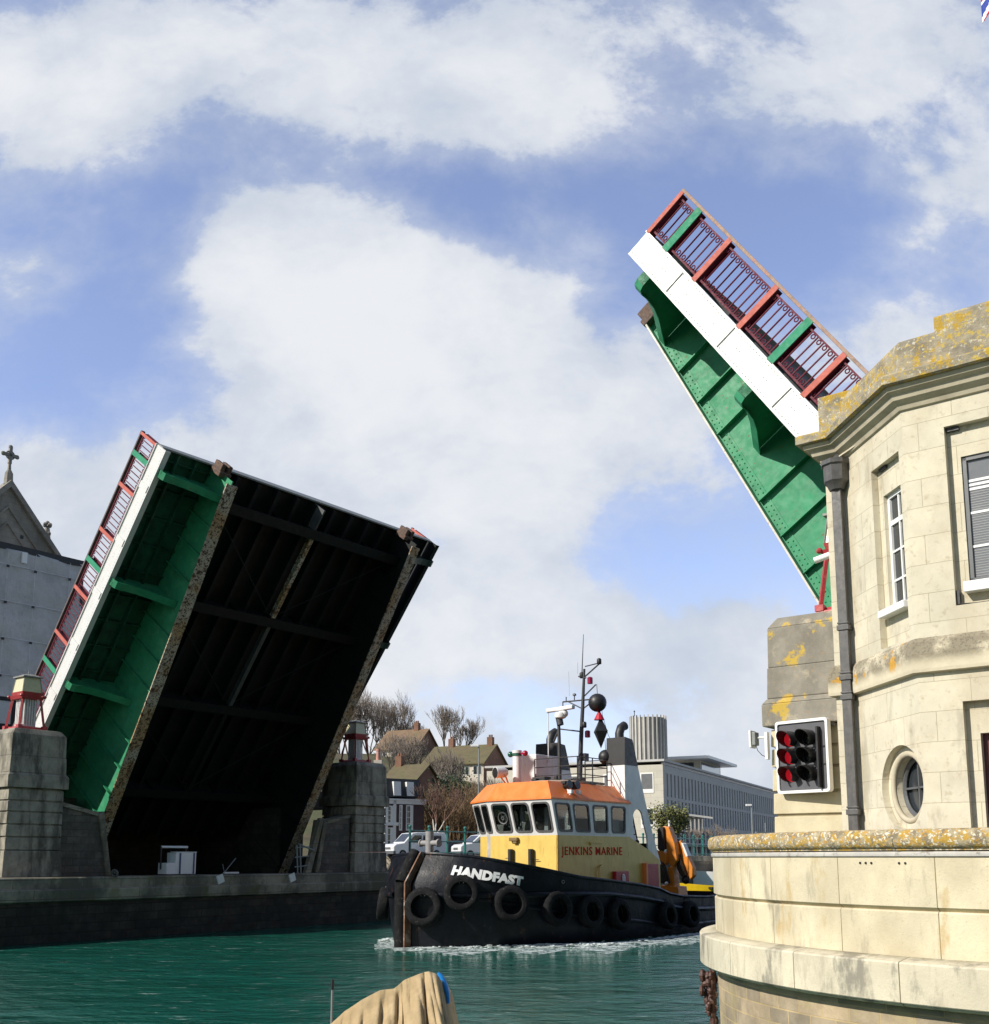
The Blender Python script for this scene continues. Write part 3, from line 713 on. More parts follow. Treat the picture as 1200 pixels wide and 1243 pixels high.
# white machinery cabinet, pale pole and scraps on the ledge under the leaf
k = bthing('machinery_cabinet', 'white metal cabinet on the ledge in the dark under the left leaf', 'cabinet', -.6, 6.2, 1.87)
m = MB(); m.box(-.25, .25, -.05, .78, .02, .74); m.build('body', MT['white'], k, bevel=.015)
m = MB(); m.box(-.2, .28, -.42, -.06, .02, .40); m.build('side_box', MT['white'], k, bevel=.015)
tm = mat('blue_cabinet_trim', (.03, .06, .16), .4, bump=.05)
for y_ in (.10, .66): m = MB(); m.box(.252, .265, y_, y_ + .055, .03, .73); m.build('trim', tm, k)
m = MB(); m.box(.0, .25, -.10, .80, .745, .77); m.build('lid', MT['white'], k)
m = MB(); m.tube([(0, 0, 0), (0, 1.05, 0)], .04, 8); o = m.build('pole', MT['white']); o.location = bf(-.62, 5.75, 2.80); o.rotation_euler = (0, 0, TH); tag(o, 'white horizontal pole above the cabinet under the left leaf', 'pole')
m = MB(); m.tube([(0, 0, .02), (0, 0, -.75)], .03, 6); m.tube([(0, 1.0, .02), (0, 1.0, -.75)], .03, 6); q = m.build('support', MT['iron_black']); q.parent = o
k = bthing('timber_scraps', 'pale broken timber lying on the dark ledge right of the cabinet', 'timber', -.5, 8.3, 1.88)
m = MB(); m.box(-.05, .05, 0, .62, 0, .06); m.build('plank', MT['white_frame'], k); m = MB(); m.tube([(0, .02, .05), (0, .5, .55)], .02, 6); m.tube([(0, .02, .03), (0, -.08, .34)], .018, 6); m.build('stick', MT['steel_grey'], k)
for om, lab in ((6.9, 'small white paper scrap on the quay coping below the cabinet'), (10.05, 'small white paper scrap on the quay coping near the ladder')):
    m = MB(); m.box(-.02, .02, -.14, .12, -.15, .13, Matrix.Rotation(.35, 4, 'X')); o = m.build('paper_scrap', MT['white_frame']); o.location = bf(1.12, om, 1.75); o.rotation_euler = (0, 0, TH); tag(o, lab, 'litter')
m = MB(); m.torus((0, 0, .1), (.3, 1, .2), .10, .035, 14, 8); m.ball((0, .02, .12), .06); o = m.build('mooring_ring', MT['iron_grey'], smooth=60); o.location = bf(1.0, 3.0, 1.87); tag(o, 'iron mooring ring on the coping below the left wing wall', 'mooring ring')


# ------------------------------------------------------------------ bridge pillars with lanterns
def pillar(label, al, om, dx, block_m, course_m, z_base, joint_z, group='stone lantern pillars at the bridge'):
    """front corner at (al, om); the pillar runs 1.95 m in dx along the bridge and 1.75 m along the channel."""
    p = bthing('bridge_pillar', label, 'pillar', al, om, 0, group)
    x0, x1 = (-1.95, 0) if dx < 0 else (0, 1.95); y0, y1 = 0, 1.75
    m = MB(); m.taper(((x0 + x1) / 2, .875), z_base, joint_z[0], 1.02, .93, 1.0, .90)
    m.build('plinth', course_m, p, bevel=.02)
    m = MB(); zs = joint_z + [4.47]
    for a, b in zip(zs[:-1], zs[1:]):
        m.taper(((x0 + x1) / 2, .875), a + .02, b - .02, .975, .875, .965, .865)
        m.taper(((x0 + x1) / 2, .875), b - .02, b + .02, .93, .83, .93, .83)
    m.build('shaft', course_m, p, bevel=.012)
    m = MB(); m.taper(((x0 + x1) / 2, .875), 4.5, 4.86, 1.07, .97, 1.07, .97); m.taper(((x0 + x1) / 2, .875), 4.86, 4.95, 1.07, .97, 1.0, .90); m.build('moulding', block_m, p, bevel=.02)
    m = MB(); m.taper(((x0 + x1) / 2, .875), 4.95, 5.45, 1.0, .90, .985, .885); m.taper(((x0 + x1) / 2, .875), 5.452, 6.10, .975, .875, .965, .865)
    m.taper(((x0 + x1) / 2, .875), 6.10, 6.28, .965, .865, .84, .74); m.build('block', block_m, p, bevel=.015)
    return p


def lantern(label, al, om, group='red lanterns on the bridge pillars'):
    l = bthing('bridge_lantern', label, 'lantern', al, om, 6.28, group)
    m = MB(); m.taper((0, 0), 0, .07, .47, .47, .45, .45); m.taper((0, 0), .07, .13, .40, .40, .36, .36); m.build('base', MT['lamp_red'], l, bevel=.01)
    for sx, sy in ((1, 1), (1, -1), (-1, 1), (-1, -1)):
        m = MB(); m.tube([(sx * .40, sy * .40, .1), (sx * .29, sy * .29, 1.02)], .042, 4); m.box(sx * .40 - .07, sx * .40 + .07, sy * .40 - .07, sy * .40 + .07, .06, .16); m.build('leg', MT['lamp_red'], l)
    m = MB()
    for i in range(4):
        Mx = Matrix.Rotation(i * PI / 2, 4, 'Z')
        for k in range(5): 
            y = -.16 + .08 * k; m.box(.205, .235, y - .022, y + .022, .14, 1.0, Mx)
        m.box(.20, .225, -.2, .2, .14, .2, Mx)
    m.build('lattice', MT['opal_w'], l)
    m = MB(); m.taper((0, 0), .15, .98, .17, .17, .15, .15); m.build('lamp_column', MT['opal_w'], l)
    m = MB(); m.taper((0, 0), .98, 1.08, .34, .34, .38, .38); m.taper((0, 0), 1.08, 1.2, .30, .30, .33, .33)
    for sx, sy in ((1, 1), (1, -1), (-1, 1), (-1, -1)): m.ball((sx * .38, sy * .38, 1.07), .05, 8, 6)
    m.build('collar', MT['lamp_red'], l)
    m = MB(); m.taper((0, 0), 1.2, 1.66, .31, .31, .25, .25); m.build('lamp_box', MT['opal'], l, bevel=.01)
    m = MB()
    for sx, sy in ((1, 1), (1, -1), (-1, 1), (-1, -1)): m.tube([(sx * .315, sy * .315, 1.2), (sx * .255, sy * .255, 1.66)], .018, 4)
    m.taper((0, 0), 1.66, 1.70, .32, .32, .32, .32); m.taper((0, 0), 1.70, 1.78, .31, .31, .12, .12); m.tube([(0, 0, 1.78), (0, 0, 1.9)], [.02, .008], 5); m.build('cap', MT['lead'], l)
    return l


FJ = [2.65, 3.05, 3.42, 3.79, 4.12]; NJ = [2.7, 3.1, 3.46, 3.84, 4.16]
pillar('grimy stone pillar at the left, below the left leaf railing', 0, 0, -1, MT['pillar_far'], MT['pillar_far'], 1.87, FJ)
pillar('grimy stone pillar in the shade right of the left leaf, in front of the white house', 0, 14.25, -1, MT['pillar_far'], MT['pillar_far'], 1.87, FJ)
pillar('lichened grey and cream stone pillar carrying the red traffic signal', 23.63, 0, 1, MT['pillar_near'], MT['course_near'], 2.0, NJ)
lantern('red lantern on the left pillar beside the white bridge girder', -.95, .87)
lantern('red lantern on the shaded far pillar in front of the bare trees', -.95, 15.1)
lantern('red lantern mostly hidden behind the cream control building', 24.80, .78)


# ------------------------------------------------------------------ round-nosed pier (coordinates of the bridge frame)
PC = (28.4, -.49); PR = 5.0


def pier_path(n=56, far=1.7):
    pts = [(PC[0] - PR, far)]
    for i in range(n + 1):
        a = PI + PI * i / n; pts.append((PC[0] + PR * math.cos(a), PC[1] + PR * math.sin(a)))
    pts.append((PC[0] + PR, far)); return pts


t = bthing('bridge_pier', 'round nosed cream stone pier with lichened coping under the control building', 'pier', 0, 0, 0)
pp = pier_path()
m = MB(); m.sweep([(-.02, -2), (-.02, .35), (0, 1.08)], pp); m.build('stone_base', MT['pier_brick'], t, smooth=40)
m = MB(); m.sweep([(-.05, 1.06), (.14, 1.07), (.17, 1.085), (.17, 1.10), (.205, 1.105), (.215, 1.115), (.215, 1.465), (.203, 1.482), (.02, 1.515), (-.05, 1.52)], pp); m.build('ledge', MT['pier_ledge'], t, smooth=22)
m = MB(); m.sweep([(-.05, 1.51), (0, 1.515), (0, 1.93), (-.012, 1.945), (-.05, 1.95)], pp); m.build('lower_course', MT['pier_stone'], t, smooth=35)
m = MB(); m.sweep([(-.05, 1.945), (-.03, 1.955), (-.005, 1.975), (.012, 1.985), (.012, 2.45), (-.04, 2.46)], pp); uc = m.build('upper_course', MT['pier_stone'], t, smooth=35)
m = MB(); m.sweep([(-.05, 2.455), (.03, 2.46), (.035, 2.475), (.035, 2.495), (.02, 2.505), (-.05, 2.51)], pp); m.build('moulding', MT['pier_strip'], t, smooth=35)
m = MB(); m.sweep([(-.05, 2.515), (.02, 2.518), (.02, 2.535), (.045, 2.545), (.065, 2.565), (.075, 2.60), (.072, 2.67), (.05, 2.705), (0, 2.72), (-.45, 2.725), (-.47, 2.6)], pp); m.build('coping', MT['lichen_coping'], t, smooth=50)
m = MB(); m.prism([(PC[0] + (PR - .4) * math.cos(PI + PI * i / 40), PC[1] + (PR - .4) * math.sin(PI + PI * i / 40), 2.5) for i in range(41)] + [(PC[0] + PR - .4, 1.7, 2.5), (PC[0] - PR + .4, 1.7, 2.5)], (0, 0, .12)); m.build('paving', MT['ground'], t)
for a0, n in ((251, 3), (256, 2)):
    for k in range(n):
        a = R(a0 + k * .75); c = Vector((PC[0] + PR * math.cos(a), PC[1] + PR * math.sin(a), 2.395)); d = Vector((math.cos(a), math.sin(a), 0)); m = MB(); m.tube([c, c + d * .018], .012, 8); m.build('drain_hole', MT['hood'], uc)
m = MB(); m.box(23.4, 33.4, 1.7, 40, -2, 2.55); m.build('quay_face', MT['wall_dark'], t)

# chain with weed hanging on the pier's channel side
m = MB(); a = R(206.5)
for k in range(16):
    c = Vector((PC[0] + (PR + .06) * math.cos(a) - .012 * math.sin(k), PC[1] + (PR + .07) * math.sin(a), 1.0 - k * .085)); m.torus(c, (1, 0, .2) if k % 2 else (0, 1, .2), .045, .014, 10, 5)
ch = m.build('weedy_chain', MT['rust'], smooth=60); ch.location = ORG; ch.rotation_euler = (0, 0, TH); tag(ch, 'rusty weed covered chain hanging down the side of the round pier', 'chain')
m = MB(); r2 = random.Random(3)
m.tube([(PC[0] + (PR + .07) * math.cos(a), PC[1] + (PR + .07) * math.sin(a), .95 - k * .2) for k in range(6)], [.05, .06, .05, .04, .03, .02], 7)
for k in range(70):
    c = Vector((PC[0] + (PR + .10) * math.cos(a) + r2.uniform(-.09, .05), PC[1] + (PR + .1) * math.sin(a) + r2.uniform(-.08, .08), .92 - abs(r2.gauss(0, .25)))); m.ball(c, r2.uniform(.018, .05), 6, 4, (1, 1, r2.uniform(.8, 2)))
wd = m.build('weed', mat('red_brown_weed', (.07, .03, .022), .6, var=.5, scale=20, bump=.4)); wd.parent = ch

# ------------------------------------------------------------------ control building
t = bthing('control_building', 'cream stone bridge control building with lichened parapet and canted bay', 'building', 0, 0, 0)
A0, A1 = (25.54, -2.27), (25.79, -2.27); B0, B1 = (26.92, -3.43), (29.88, -3.43); E0, E1 = (31.04, -2.27), (31.4, -2.27)
plan = [(25.54, 1.3), A0, A1, B0, B1, E0, E1, (31.4, 1.3)]
ZB, ZT = 2.5, 7.78


def wall_face(mb, a, b, z0, z1, holes, depth, th=.3):
    """a wall panel from a to b with recesses/openings: holes are 2D loops in (along, z); faces on the outside at 0, reveals go in by depth."""
    a, b = Vector((*a, 0)), Vector((*b, 0)); ux = (b - a).normalized(); nrm = Vector((ux.y, -ux.x, 0)); Lg = (b - a).length
    P3 = lambda q, dd=0: a + ux * q[0] + Vector((0, 0, q[1])) - nrm * dd
    loops = [[(0, z0), (Lg, z0), (Lg, z1), (0, z1)]] + holes
    flat = [q for l in loops for q in l]; tris = tessellate_polygon([[Vector((q[0], q[1], 0)) for q in l] for l in loops])
    ua = a.dot(Vector((0, 0, 1)).cross(nrm))
    uvf = lambda q: (q[0] + ua, q[1])
    mb.add([P3(q) for q in flat], tris, [[uvf(flat[k]) for k in tr] for tr in tris])
    for h in holes:
        n = len(h); vs = [P3(q) for q in h] + [P3(q, depth) for q in h]
        mb.add(vs, [(i, (i + 1) % n, (i + 1) % n + n, i + n) for i in range(n)])
    return P3, ux, nrm


def rect(x0, x1, z0, z1): return [(x0, z0), (x1, z0), (x1, z1), (x0, z1)]


wl = MB()
m = wl
for a, b in ((plan[0], A0), (A0, A1), (E0, E1), (E1, plan[-1])): wall_face(m, a, b, ZB, ZT, [], 0)
m.prism([(25.56, 1.29, ZT - .02), (A0[0] + .02, -2.2, ZT - .02), (26.9, -3.3, ZT - .02), (29.9, -3.3, ZT - .02), (31.35, -2.2, ZT - .02), (31.35, 1.29, ZT - .02)], (0, 0, .02))
m.box(25.54, 31.4, 1.3, 1.5, ZB, ZT)
details = []
LA = math.hypot(B0[0] - A1[0], B0[1] - A1[1])
for side, (a, b) in enumerate(((A1, B0), (B1, E0))):
    rx0, rx1 = (.78, 1.50) if side == 0 else (LA - 1.50, LA - .78); cx = (rx0 + rx1) / 2
    oc = 1.10 if side == 0 else LA - 1.10
    circ = lambda r, zc=3.27: [(oc + r * math.cos(2 * PI * i / 40), zc + r * math.sin(2 * PI * i / 40)) for i in range(40)]
    P3, ux, nrm = wall_face(m, a, b, ZB, ZT, [rect(rx0, rx1, 4.99, 7.29), circ(.50)], .09)
    fr = (P3, ux, nrm); M4 = lambda o: frame3(o, ux, Vector((0, 0, 1)), nrm)
    # back of the tall recess with its window opening
    w0, w1, z0, z1 = cx - .25, cx + .25, 5.46, 6.93
    aa = P3((0, 0), .09); bb = P3((LA, 0), .09)
    def panel(outer, hole, d0, d1):
        flat = outer + hole; tr = tessellate_polygon([[Vector((*q, 0)) for q in l] for l in (outer, hole)]); m.add([P3(q, d0) for q in flat], tr)
        n = len(hole); m.add([P3(q, d0) for q in hole] + [P3(q, d1) for q in hole], [(i, (i + 1) % n, (i + 1) % n + n, i + n) for i in range(n)])
    panel(rect(rx0, rx1, 4.99, 7.29), rect(w0, w1, z0, z1), .09, .24)
    panel(circ(.50), circ(.37), .09, .30)
    details.append(('narrow', P3, ux, nrm, w0, w1, z0, z1, oc))
# front of the bay
LB = B1[0] - B0[0]
P3, ux, nrm = wall_face(m, B0, B1, ZB, ZT, [rect(.47, LB - .47, 5.28, 7.42), rect(.47, LB - .47, 2.5, 4.18)], .10)
def panelB(outer, hole, d0, d1):
    flat = outer + hole; tr = tessellate_polygon([[Vector((*q, 0)) for q in l] for l in (outer, hole)]); m.add([P3(q, d0) for q in flat], tr)
    n = len(hole); m.add([P3(q, d0) for q in hole] + [P3(q, d1) for q in hole], [(i, (i + 1) % n, (i + 1) % n + n, i + n) for i in range(n)])
panelB(rect(.47, LB - .47, 5.28, 7.42), rect(.61, LB - .61, 5.54, 7.05), .10, .22)
panelB(rect(.47, LB - .47, 2.5, 4.18), rect(.61, LB - .61, 2.5, 3.82), .10, .26)
wall = wl.build('wall', MT['ashlar'], t)
# windows
for kind, Q3, ux2, nr2, w0, w1, z0, z1, oc in details:
    Mf = lambda d: frame3(Q3((0, 0), d), ux2, ZX, nr2)
    m = MB(); F = Mf(.19)
    m.box(w0, w0 + .05, z0, z1, 0, .05, F); m.box(w1 - .05, w1, z0, z1, 0, .05, F); m.box(w0, w1, z0, z0 + .06, 0, .05, F); m.box(w0, w1, z1 - .05, z1, 0, .05, F)
    m.box((w0 + w1) / 2 - .015, (w0 + w1) / 2 + .015, z0, z1, .01, .04, F)
    for f_ in (.25, .5, .75): m.box(w0, w1, z0 + (z1 - z0) * f_ - (.03 if f_ == .75 else .013), z0 + (z1 - z0) * f_ + (.03 if f_ == .75 else .013), .01, .045 if f_ == .75 else .04, F)
    wi = m.build('window', MT['white_frame'], t)
    m = MB(); m.box(w0, w1, z0, z1, .012, .02, F); m.build('pane', MT['pane'], wi)
    m = MB(); F = Mf(.10); m.box(w0 - .07, w1 + .07, z0 - .09, z0, -.02, .14, F); m.build('sill', MT['white'], wi, bevel=.008)
    m = MB(); F = Mf(0); 
    if oc < LA / 2 + .5: m.box(w0 - .02, w0 + .16, 7.25, 7.29, -.085, -.055, F)
    m.build('dark_bar', MT['iron_black'], wi)  # small black bar at the top of the recess
    # round window with moulded surround
    m = MB(); m.torus(Q3((oc, 3.27), .10), nr2, .395, .035, 40, 8); m.build('round_surround', MT['moulding'], t, smooth=60)
    m = MB(); m.torus(Q3((oc, 3.27), .22), nr2, .345, .03, 36, 6); F = Mf(.25); m.box(oc - .35, oc + .35, 3.27 - .012, 3.27 + .012, 0, .04, F); m.box(oc - .012, oc + .012, 2.92, 3.62, 0, .04, F)
    rw = m.build('round_window', MT['frame_grey'], t)
    m = MB(); F = Mf(.265); m.prism([F @ Vector((oc + .37 * math.cos(2 * PI * i / 32), 3.27 + .37 * math.sin(2 * PI * i / 32), 0)) for i in range(32)], nr2 * .01); m.build('pane', MT['pane'], rw)
Fb = lambda d: frame3(P3((0, 0), d), ux, ZX, nrm)
F = Fb(.17); m = MB(); w0, w1, z0, z1 = .61, LB - .61, 5.54, 7.05
for x0, x1, y0, y1 in ((w0, w0 + .05, z0, z1), (w1 - .05, w1, z0, z1), (w0, w1, z0, z0 + .06), (w0, w1, z1 - .05, z1), (w0 + .58, w0 + .62, z0, z1), (w1 - .62, w1 - .58, z0, z1)): m.box(x0, x1, y0, y1, 0, .05, F)
wi = m.build('window', MT['frame_grey'], t); wi['label'] = 'wide grey framed window with blinds'
m = MB(); m.box(w0, w1, z0, z1, .012, .018, F); m.build('pane', MT['pane_blind'], wi)
m = MB()
for z in (z0 + .43, z0 + .83): m.box(w0 + .05, w1 - .05, z - .014, z + .014, .018, .03, F)
for k in range(3): m.box(w0 + .05, w1 - .05, z0 + 1.10 + k * .05, z0 + 1.13 + k * .05, .018, .026, F)
m.build('glazing_bar', MT['white_frame'], wi)
m = MB()
for k in range(34): z = z0 + .08 + k * .03; m.box(w0 + .06, w1 - .06, z, z + .009, .0185, .021, F)
m.build('blind', MT['blind'], wi)
m = MB(); F = Fb(.10); m.box(w0 - .04, w1 + .04, z0 - .12, z0, -.02, .13, F); m.build('sill', MT['white'], wi, bevel=.008)
m = MB(); F = Fb(0); m.box(.475, .62, 7.37, 7.415, -.09, -.05, F); m.tube([F @ Vector((.49, 5.36, -.05)), F @ Vector((.52, 5.30, -.04)), F @ Vector((.7, 5.29, -.05)), F @ Vector((2.2, 5.32, -.05))], .008, 6); m.box(.475, .51, 5.30, 5.46, -.09, -.03, F); m.build('cable', MT['iron_black'], t)  # cable mesh also holds a small black bar at the recess top
F = Fb(.24); m = MB(); m.box(.61, LB - .61, 2.5, 3.82, 0, .04, F); d = m.build('door', MT['door'], t); m = MB(); m.ball(F @ Vector((.70, 3.2, .06)), .03, 8, 6); m.tube([F @ Vector((.66, 3.05, .05)), F @ Vector((.66, 3.4, .05))], .012, 6); m.build('handle', MT['iron_black'], d)
# string course, cornice, parapet
m = MB(); m.sweep([(-.02, 4.53), (.07, 4.545), (.075, 4.58), (.075, 4.76), (.045, 4.90), (-.02, 4.98)], plan); m.build('string_course', MT['string'], t)
m = MB(); m.sweep([(-.02, 7.72), (.03, 7.74), (.05, 7.79), (.12, 7.84), (.14, 7.90), (.20, 7.93), (.22, 7.985), (-.02, 7.99)], plan); m.build('cornice', MT['moulding'], t)
m = MB(); m.sweep([(-.02, 7.985), (.27, 7.99), (.285, 8.0), (.285, 8.10), (.265, 8.125), (.02, 8.20), (-.3, 8.2)], plan); m.build('drip_course', MT['lichen'], t)
m = MB(); m.sweep([(.01, 8.15), (.01, 8.52), (-.015, 8.60), (-.03, 8.63), (-.40, 8.65), (-.42, 8.0)], plan)
m.build('parapet', MT['lichen'], t, bevel=.015)
m = MB(); m.sweep([(.045, 8.13), (.045, 8.76), (.02, 8.80), (-.42, 8.84), (-.44, 8.1)], [(B0[0] + .45, B0[1]), (B1[0] - .45, B1[1])])
m.build('parapet_block', MT['lichen'], t, bevel=.02)
m = MB(); m.box(25.50, 25.98, -2.32, -1.85, 8.1, 8.70); m.build('parapet_block', MT['lichen'], t, bevel=.02)
# hopper and downpipe
m = MB(); x, y = 25.735, -2.385
M8 = Matrix.Translation((x, y, 0))
m.lathe([(.10, 7.30), (.13, 7.37), (.17, 7.41), (.175, 7.62), (.20, 7.64), (.20, 7.70), (.17, 7.705)], (x, y, 0), 8); m.tube([(x, y, 7.7), (x + .02, y + .1, 7.82)], .06, 8); hp = m.build('rain_hopper', MT['iron_grey'], t, smooth=30)
m = MB(); m.box(x - .062, x + .062, y - .05, y + .05, 2.6, 7.36)
for z in (5.42, 4.76, 4.50, 3.02): m.box(x - .08, x + .08, y - .066, y + .09, z - .035, z + .035); m.box(x - .073, x + .073, y - .06, y + .07, z + .05, z + .075)
m.build('downpipe', MT['iron_grey'], t, bevel=.006)
# small white bracket arm on the side wall
m = MB(); c = Vector((25.54, -1.85, 6.62)); m.tube([c, c + Vector((-.34, -.06, -.09))], .045, 10); m.build('bracket_arm', MT['white'], t, smooth=60)

# ------------------------------------------------------------------ traffic signal on the pillar
s = bthing('traffic_signal', 'six lamp traffic signal in a white frame, left column lit red', 'traffic signal', 24.22, -.10, 3.99)
sgr = Matrix.Rotation(R(-9), 4, 'Z'); s.rotation_euler = (0, 0, TH + R(-9))
m = MB(); m.box(-.42, .42, -.06, .05, -.53, .53); m.build('board', MT['sig_grey'], s)
m = MB(); o = rrect(-.45, .45, -.565, .565, .05, 5); h = rrect(-.412, .412, -.522, .522, .03, 5)
m.prism([(x, -.09, z) for x, z in o], (0, .11, 0), [[(x, -.09, z) for x, z in h]]); m.build('frame', MT['sig_white'], s, bevel=.006)
m = MB(); m.box(.29, .32, -.16, -.06, -.50, .43)
for z in (.13, -.14): m.box(-.38, .38, -.075, -.06, z - .008, z + .008)
m.build('divider', MT['hood'], s)
m = MB(); m.tube([(.30, 0, .48), (.44, .05, .48), (.46, .12, .46)], .03, 8); m.box(-.3, -.2, .05, .3, .2, .3); m.box(-.3, -.2, .05, .3, -.3, -.2); m.build('bracket', MT['iron_grey'], s)
for j, z in enumerate((.275, .0, -.275)):
    for i, x in enumerate((-.20, .12)):
        m = MB(); n = 20; vs = []; fs = []
        for k in range(n + 1):
            a = R(-62) + R(304) * k / n; ca, sa = math.cos(a), math.sin(a)      # tunnel open at the bottom
            lg = .12 + .17 * (.5 + .5 * sa)
            for rr, yy in ((.128, -.05), (.118, -.06 - lg), (.110, -.06 - lg), (.12, -.05)): vs.append((x + rr * ca, yy, z + rr * sa))
        for k in range(n):
            for q in range(4): fs.append((k * 4 + q, (k + 1) * 4 + q, (k + 1) * 4 + (q + 1) % 4, k * 4 + (q + 1) % 4))
        m.add(vs, fs); hd = m.build('hood', MT['hood'], s, smooth=40)
        m = MB(); m.lathe([(.112, 0), (.10, .02), (.06, .035), (1e-6, .04)], (x, -.062, z), 20, Matrix.Rotation(R(90), 4, 'X')); ln = m.build('lens', MT['lens_red'] if i == 0 else MT['lens_off'], hd, smooth=60)
        if i == 0: ln['label'] = 'lit red lens'
# little white unit on an arm left of the signal
s = bthing('antenna_box', 'small white flat box on a bracket left of the traffic signal', 'antenna box', 23.55, -.10, 4.33)
m = MB(); m.box(-.20, -.165, -.10, .10, -.16, .12); m.build('face', MT['white'], s, bevel=.01)
m = MB(); m.box(-.165, -.10, -.075, .075, -.12, .09); m.build('housing', MT['steel_grey'], s, bevel=.01)
m = MB(); m.tube([(-.1, 0, 0), (.05, .03, 0)], .02, 6); m.box(.03, .075, -.02, .07, -.35, .08); m.build('arm', MT['white_frame'], s)
m = MB(); m.tube([(-.13, 0, -.1), (-.1, 0, -.2), (-.03, 0, -.28), (.05, .02, -.32)], .006, 5); m.build('cable', MT['iron_black'], s)

# ------------------------------------------------------------------ flag on the building's roof, its lower corner in the picture
f = bthing('union_flag', 'union jack on a pole above the control building, one corner in view', 'flag', 29.25, -.35, 8.36)
m = MB(); m.tube([(0, 0, -.3), (0, 0, 8.2)], [.05, .03], 10); m.ball((0, 0, 8.22), .06, 10, 8); m.build('flagpole', MT['white'], f, smooth=60)
m = MB(); nx, nz = 72, 36; FWd, FHt = 1.9, .95
def fpt(i, j):
    u, v = i / nx, j / nz; x = -.03 - u * FWd * .90; return Vector((x, .10 * math.sin(u * 7 + v) * u + .22 * u, 7.95 - FHt + v * FHt - .42 * u * u + .04 * math.sin(u * 9)))
vs = [fpt(i, j) for j in range(nz + 1) for i in range(nx + 1)]
m.v = vs
for j in range(nz):
    for i in range(nx):
        x = (i + .5) / nx * 60; y = (j + .5) / nz * 30; X, Y = x - 30, y - 15
        c = 0
        d1 = (X * .5 - Y) / math.hypot(.5, 1); d2 = (X * .5 + Y) / math.hypot(.5, 1)
        if abs(d1) < 3 or abs(d2) < 3: c = 1
        r_ = 2.0
        if X < 0 and 0 > d1 > -r_ or X > 0 and 0 < d1 < r_ or X < 0 and 0 < d2 < r_ and Y > 0 or X > 0 and -r_ < d2 < 0 and Y < 0: c = 2
        if abs(X) < 5 or abs(Y) < 5: c = 1
        if abs(X) < 3 or abs(Y) < 3: c = 2
        a = j * (nx + 1) + i; m.f.append([a, a + 1, a + nx + 2, a + nx + 1]); m.uv.append(None); m.mi.append(c)
fl = m.build('flag_cloth', [mat('flag_blue', (.02, .05, .30), .8, bump=.1), mat('flag_white', (.78, .78, .80), .8, var=.03, bump=.1), mat('flag_red', (.45, .02, .04), .8, bump=.1)], f, smooth=80, fix=False)
sf = fl.modifiers.new('cloth', 'SOLIDIFY'); sf.thickness = .004


# ------------------------------------------------------------------ the tug: x to its left-hand (right in view), y aft from the stem, z up from the waterline
TAZ = R(40); TAY = Vector((math.sin(TAZ), math.cos(TAZ), 0)); TAX = Vector((math.cos(TAZ), -math.sin(TAZ), 0))
TS0 = at(492, 1100, 32.0); TS0.z = 0


TSC = .945                              # the tug lies a little nearer and smaller than first sighted


def tw(x, y, z): return Vector((0, 0, EYE)) + (TS0 + TAX * x + TAY * y + ZX * z - Vector((0, 0, EYE))) * TSC


def tthing(name, label, cat, p, group=None):
    o = thing(name, label, cat, tw(*p), -TAZ, group); o.scale = (TSC, TSC, TSC); return o


def tq(u, v, t):                       # tug coordinates of a photo pixel in the cross plane t metres aft
    d = pix_dir(u, v); k = (t - (Vector((0, 0, EYE)) - TS0).dot(TAY)) / d.dot(TAY); X = Vector((0, 0, EYE)) + d * k - TS0
    return Vector((X.dot(TAX), X.dot(TAY), X.z))


MT['hull'] = mat('black_hull_paint', (.005, .006, .010), .45, var=.25, scale=1.5, bump=.45, bscale=2.2, bdist=.05, spec=.3, layers=[dict(c=(.012, .015, .026), s=1.1, lo=.48, hi=.7, f=.8, st=(1, 1, .5)), dict(c=(.09, .04, .022), s=4.5, lo=.63, hi=.70, f=.65, st=(1, 1, .4))])
MT['rubber'] = mat('worn_black_rubber', (.010, .010, .011), .85, var=.3, scale=6, bump=.5, bscale=30, bdist=.02, spec=.2, layers=[dict(c=(.035, .034, .032), s=3, lo=.55, hi=.75, f=.7), dict(c=(.16, .155, .14), s=9, lo=.66, hi=.72, f=.5)])
MT['yellow'] = mat('yellow_cabin_paint', (.68, .48, .12), .45, var=.06, scale=2, bump=.12, bscale=3, bdist=.02, layers=[dict(c=(.45, .29, .06), s=2.5, lo=.54, hi=.74, f=.4, st=(2, 2, .4)), dict(c=(.28, .14, .04), s=5, lo=.64, hi=.70, f=.55, st=(3, 3, .35))])
MT['orange'] = mat('faded_orange_roof', (.84, .19, .035), .5, var=.04, scale=2, bump=.06, layers=[dict(c=(.85, .32, .09), s=1.6, lo=.42, hi=.72, f=.45, st=(2, 2, .4))])
MT['cabwhite'] = mat('white_cabin_paint', (.74, .74, .74), .42, var=.04, scale=2, bump=.1, bscale=3, bdist=.02, layers=[dict(c=(.50, .44, .36), s=2.2, lo=.56, hi=.75, f=.35, st=(3, 3, .4)), dict(c=(.32, .18, .09), s=6, lo=.65, hi=.70, f=.5, st=(3, 3, .3))])
MT['black'] = mat('black_paint', (.016, .016, .018), .5, var=.2, scale=6, bump=.1)
MT['mast'] = mat('dark_mast_paint', (.045, .046, .05), .5, var=.2, scale=6, bump=.1)
MT['gasket'] = mat('grey_window_rubber', (.11, .11, .115), .6, var=.2, bump=.05)
MT['signred'] = mat('red_paint', (.42, .012, .03), .4, var=.1, bump=.05)
MT['darkred'] = mat('red_lettering', (.60, .018, .010), .6, var=.05, bump=0, spec=.1)
MT['bitt'] = mat('grey_bitt_paint', (.26, .25, .25), .6, var=.15, scale=9, bump=.2)
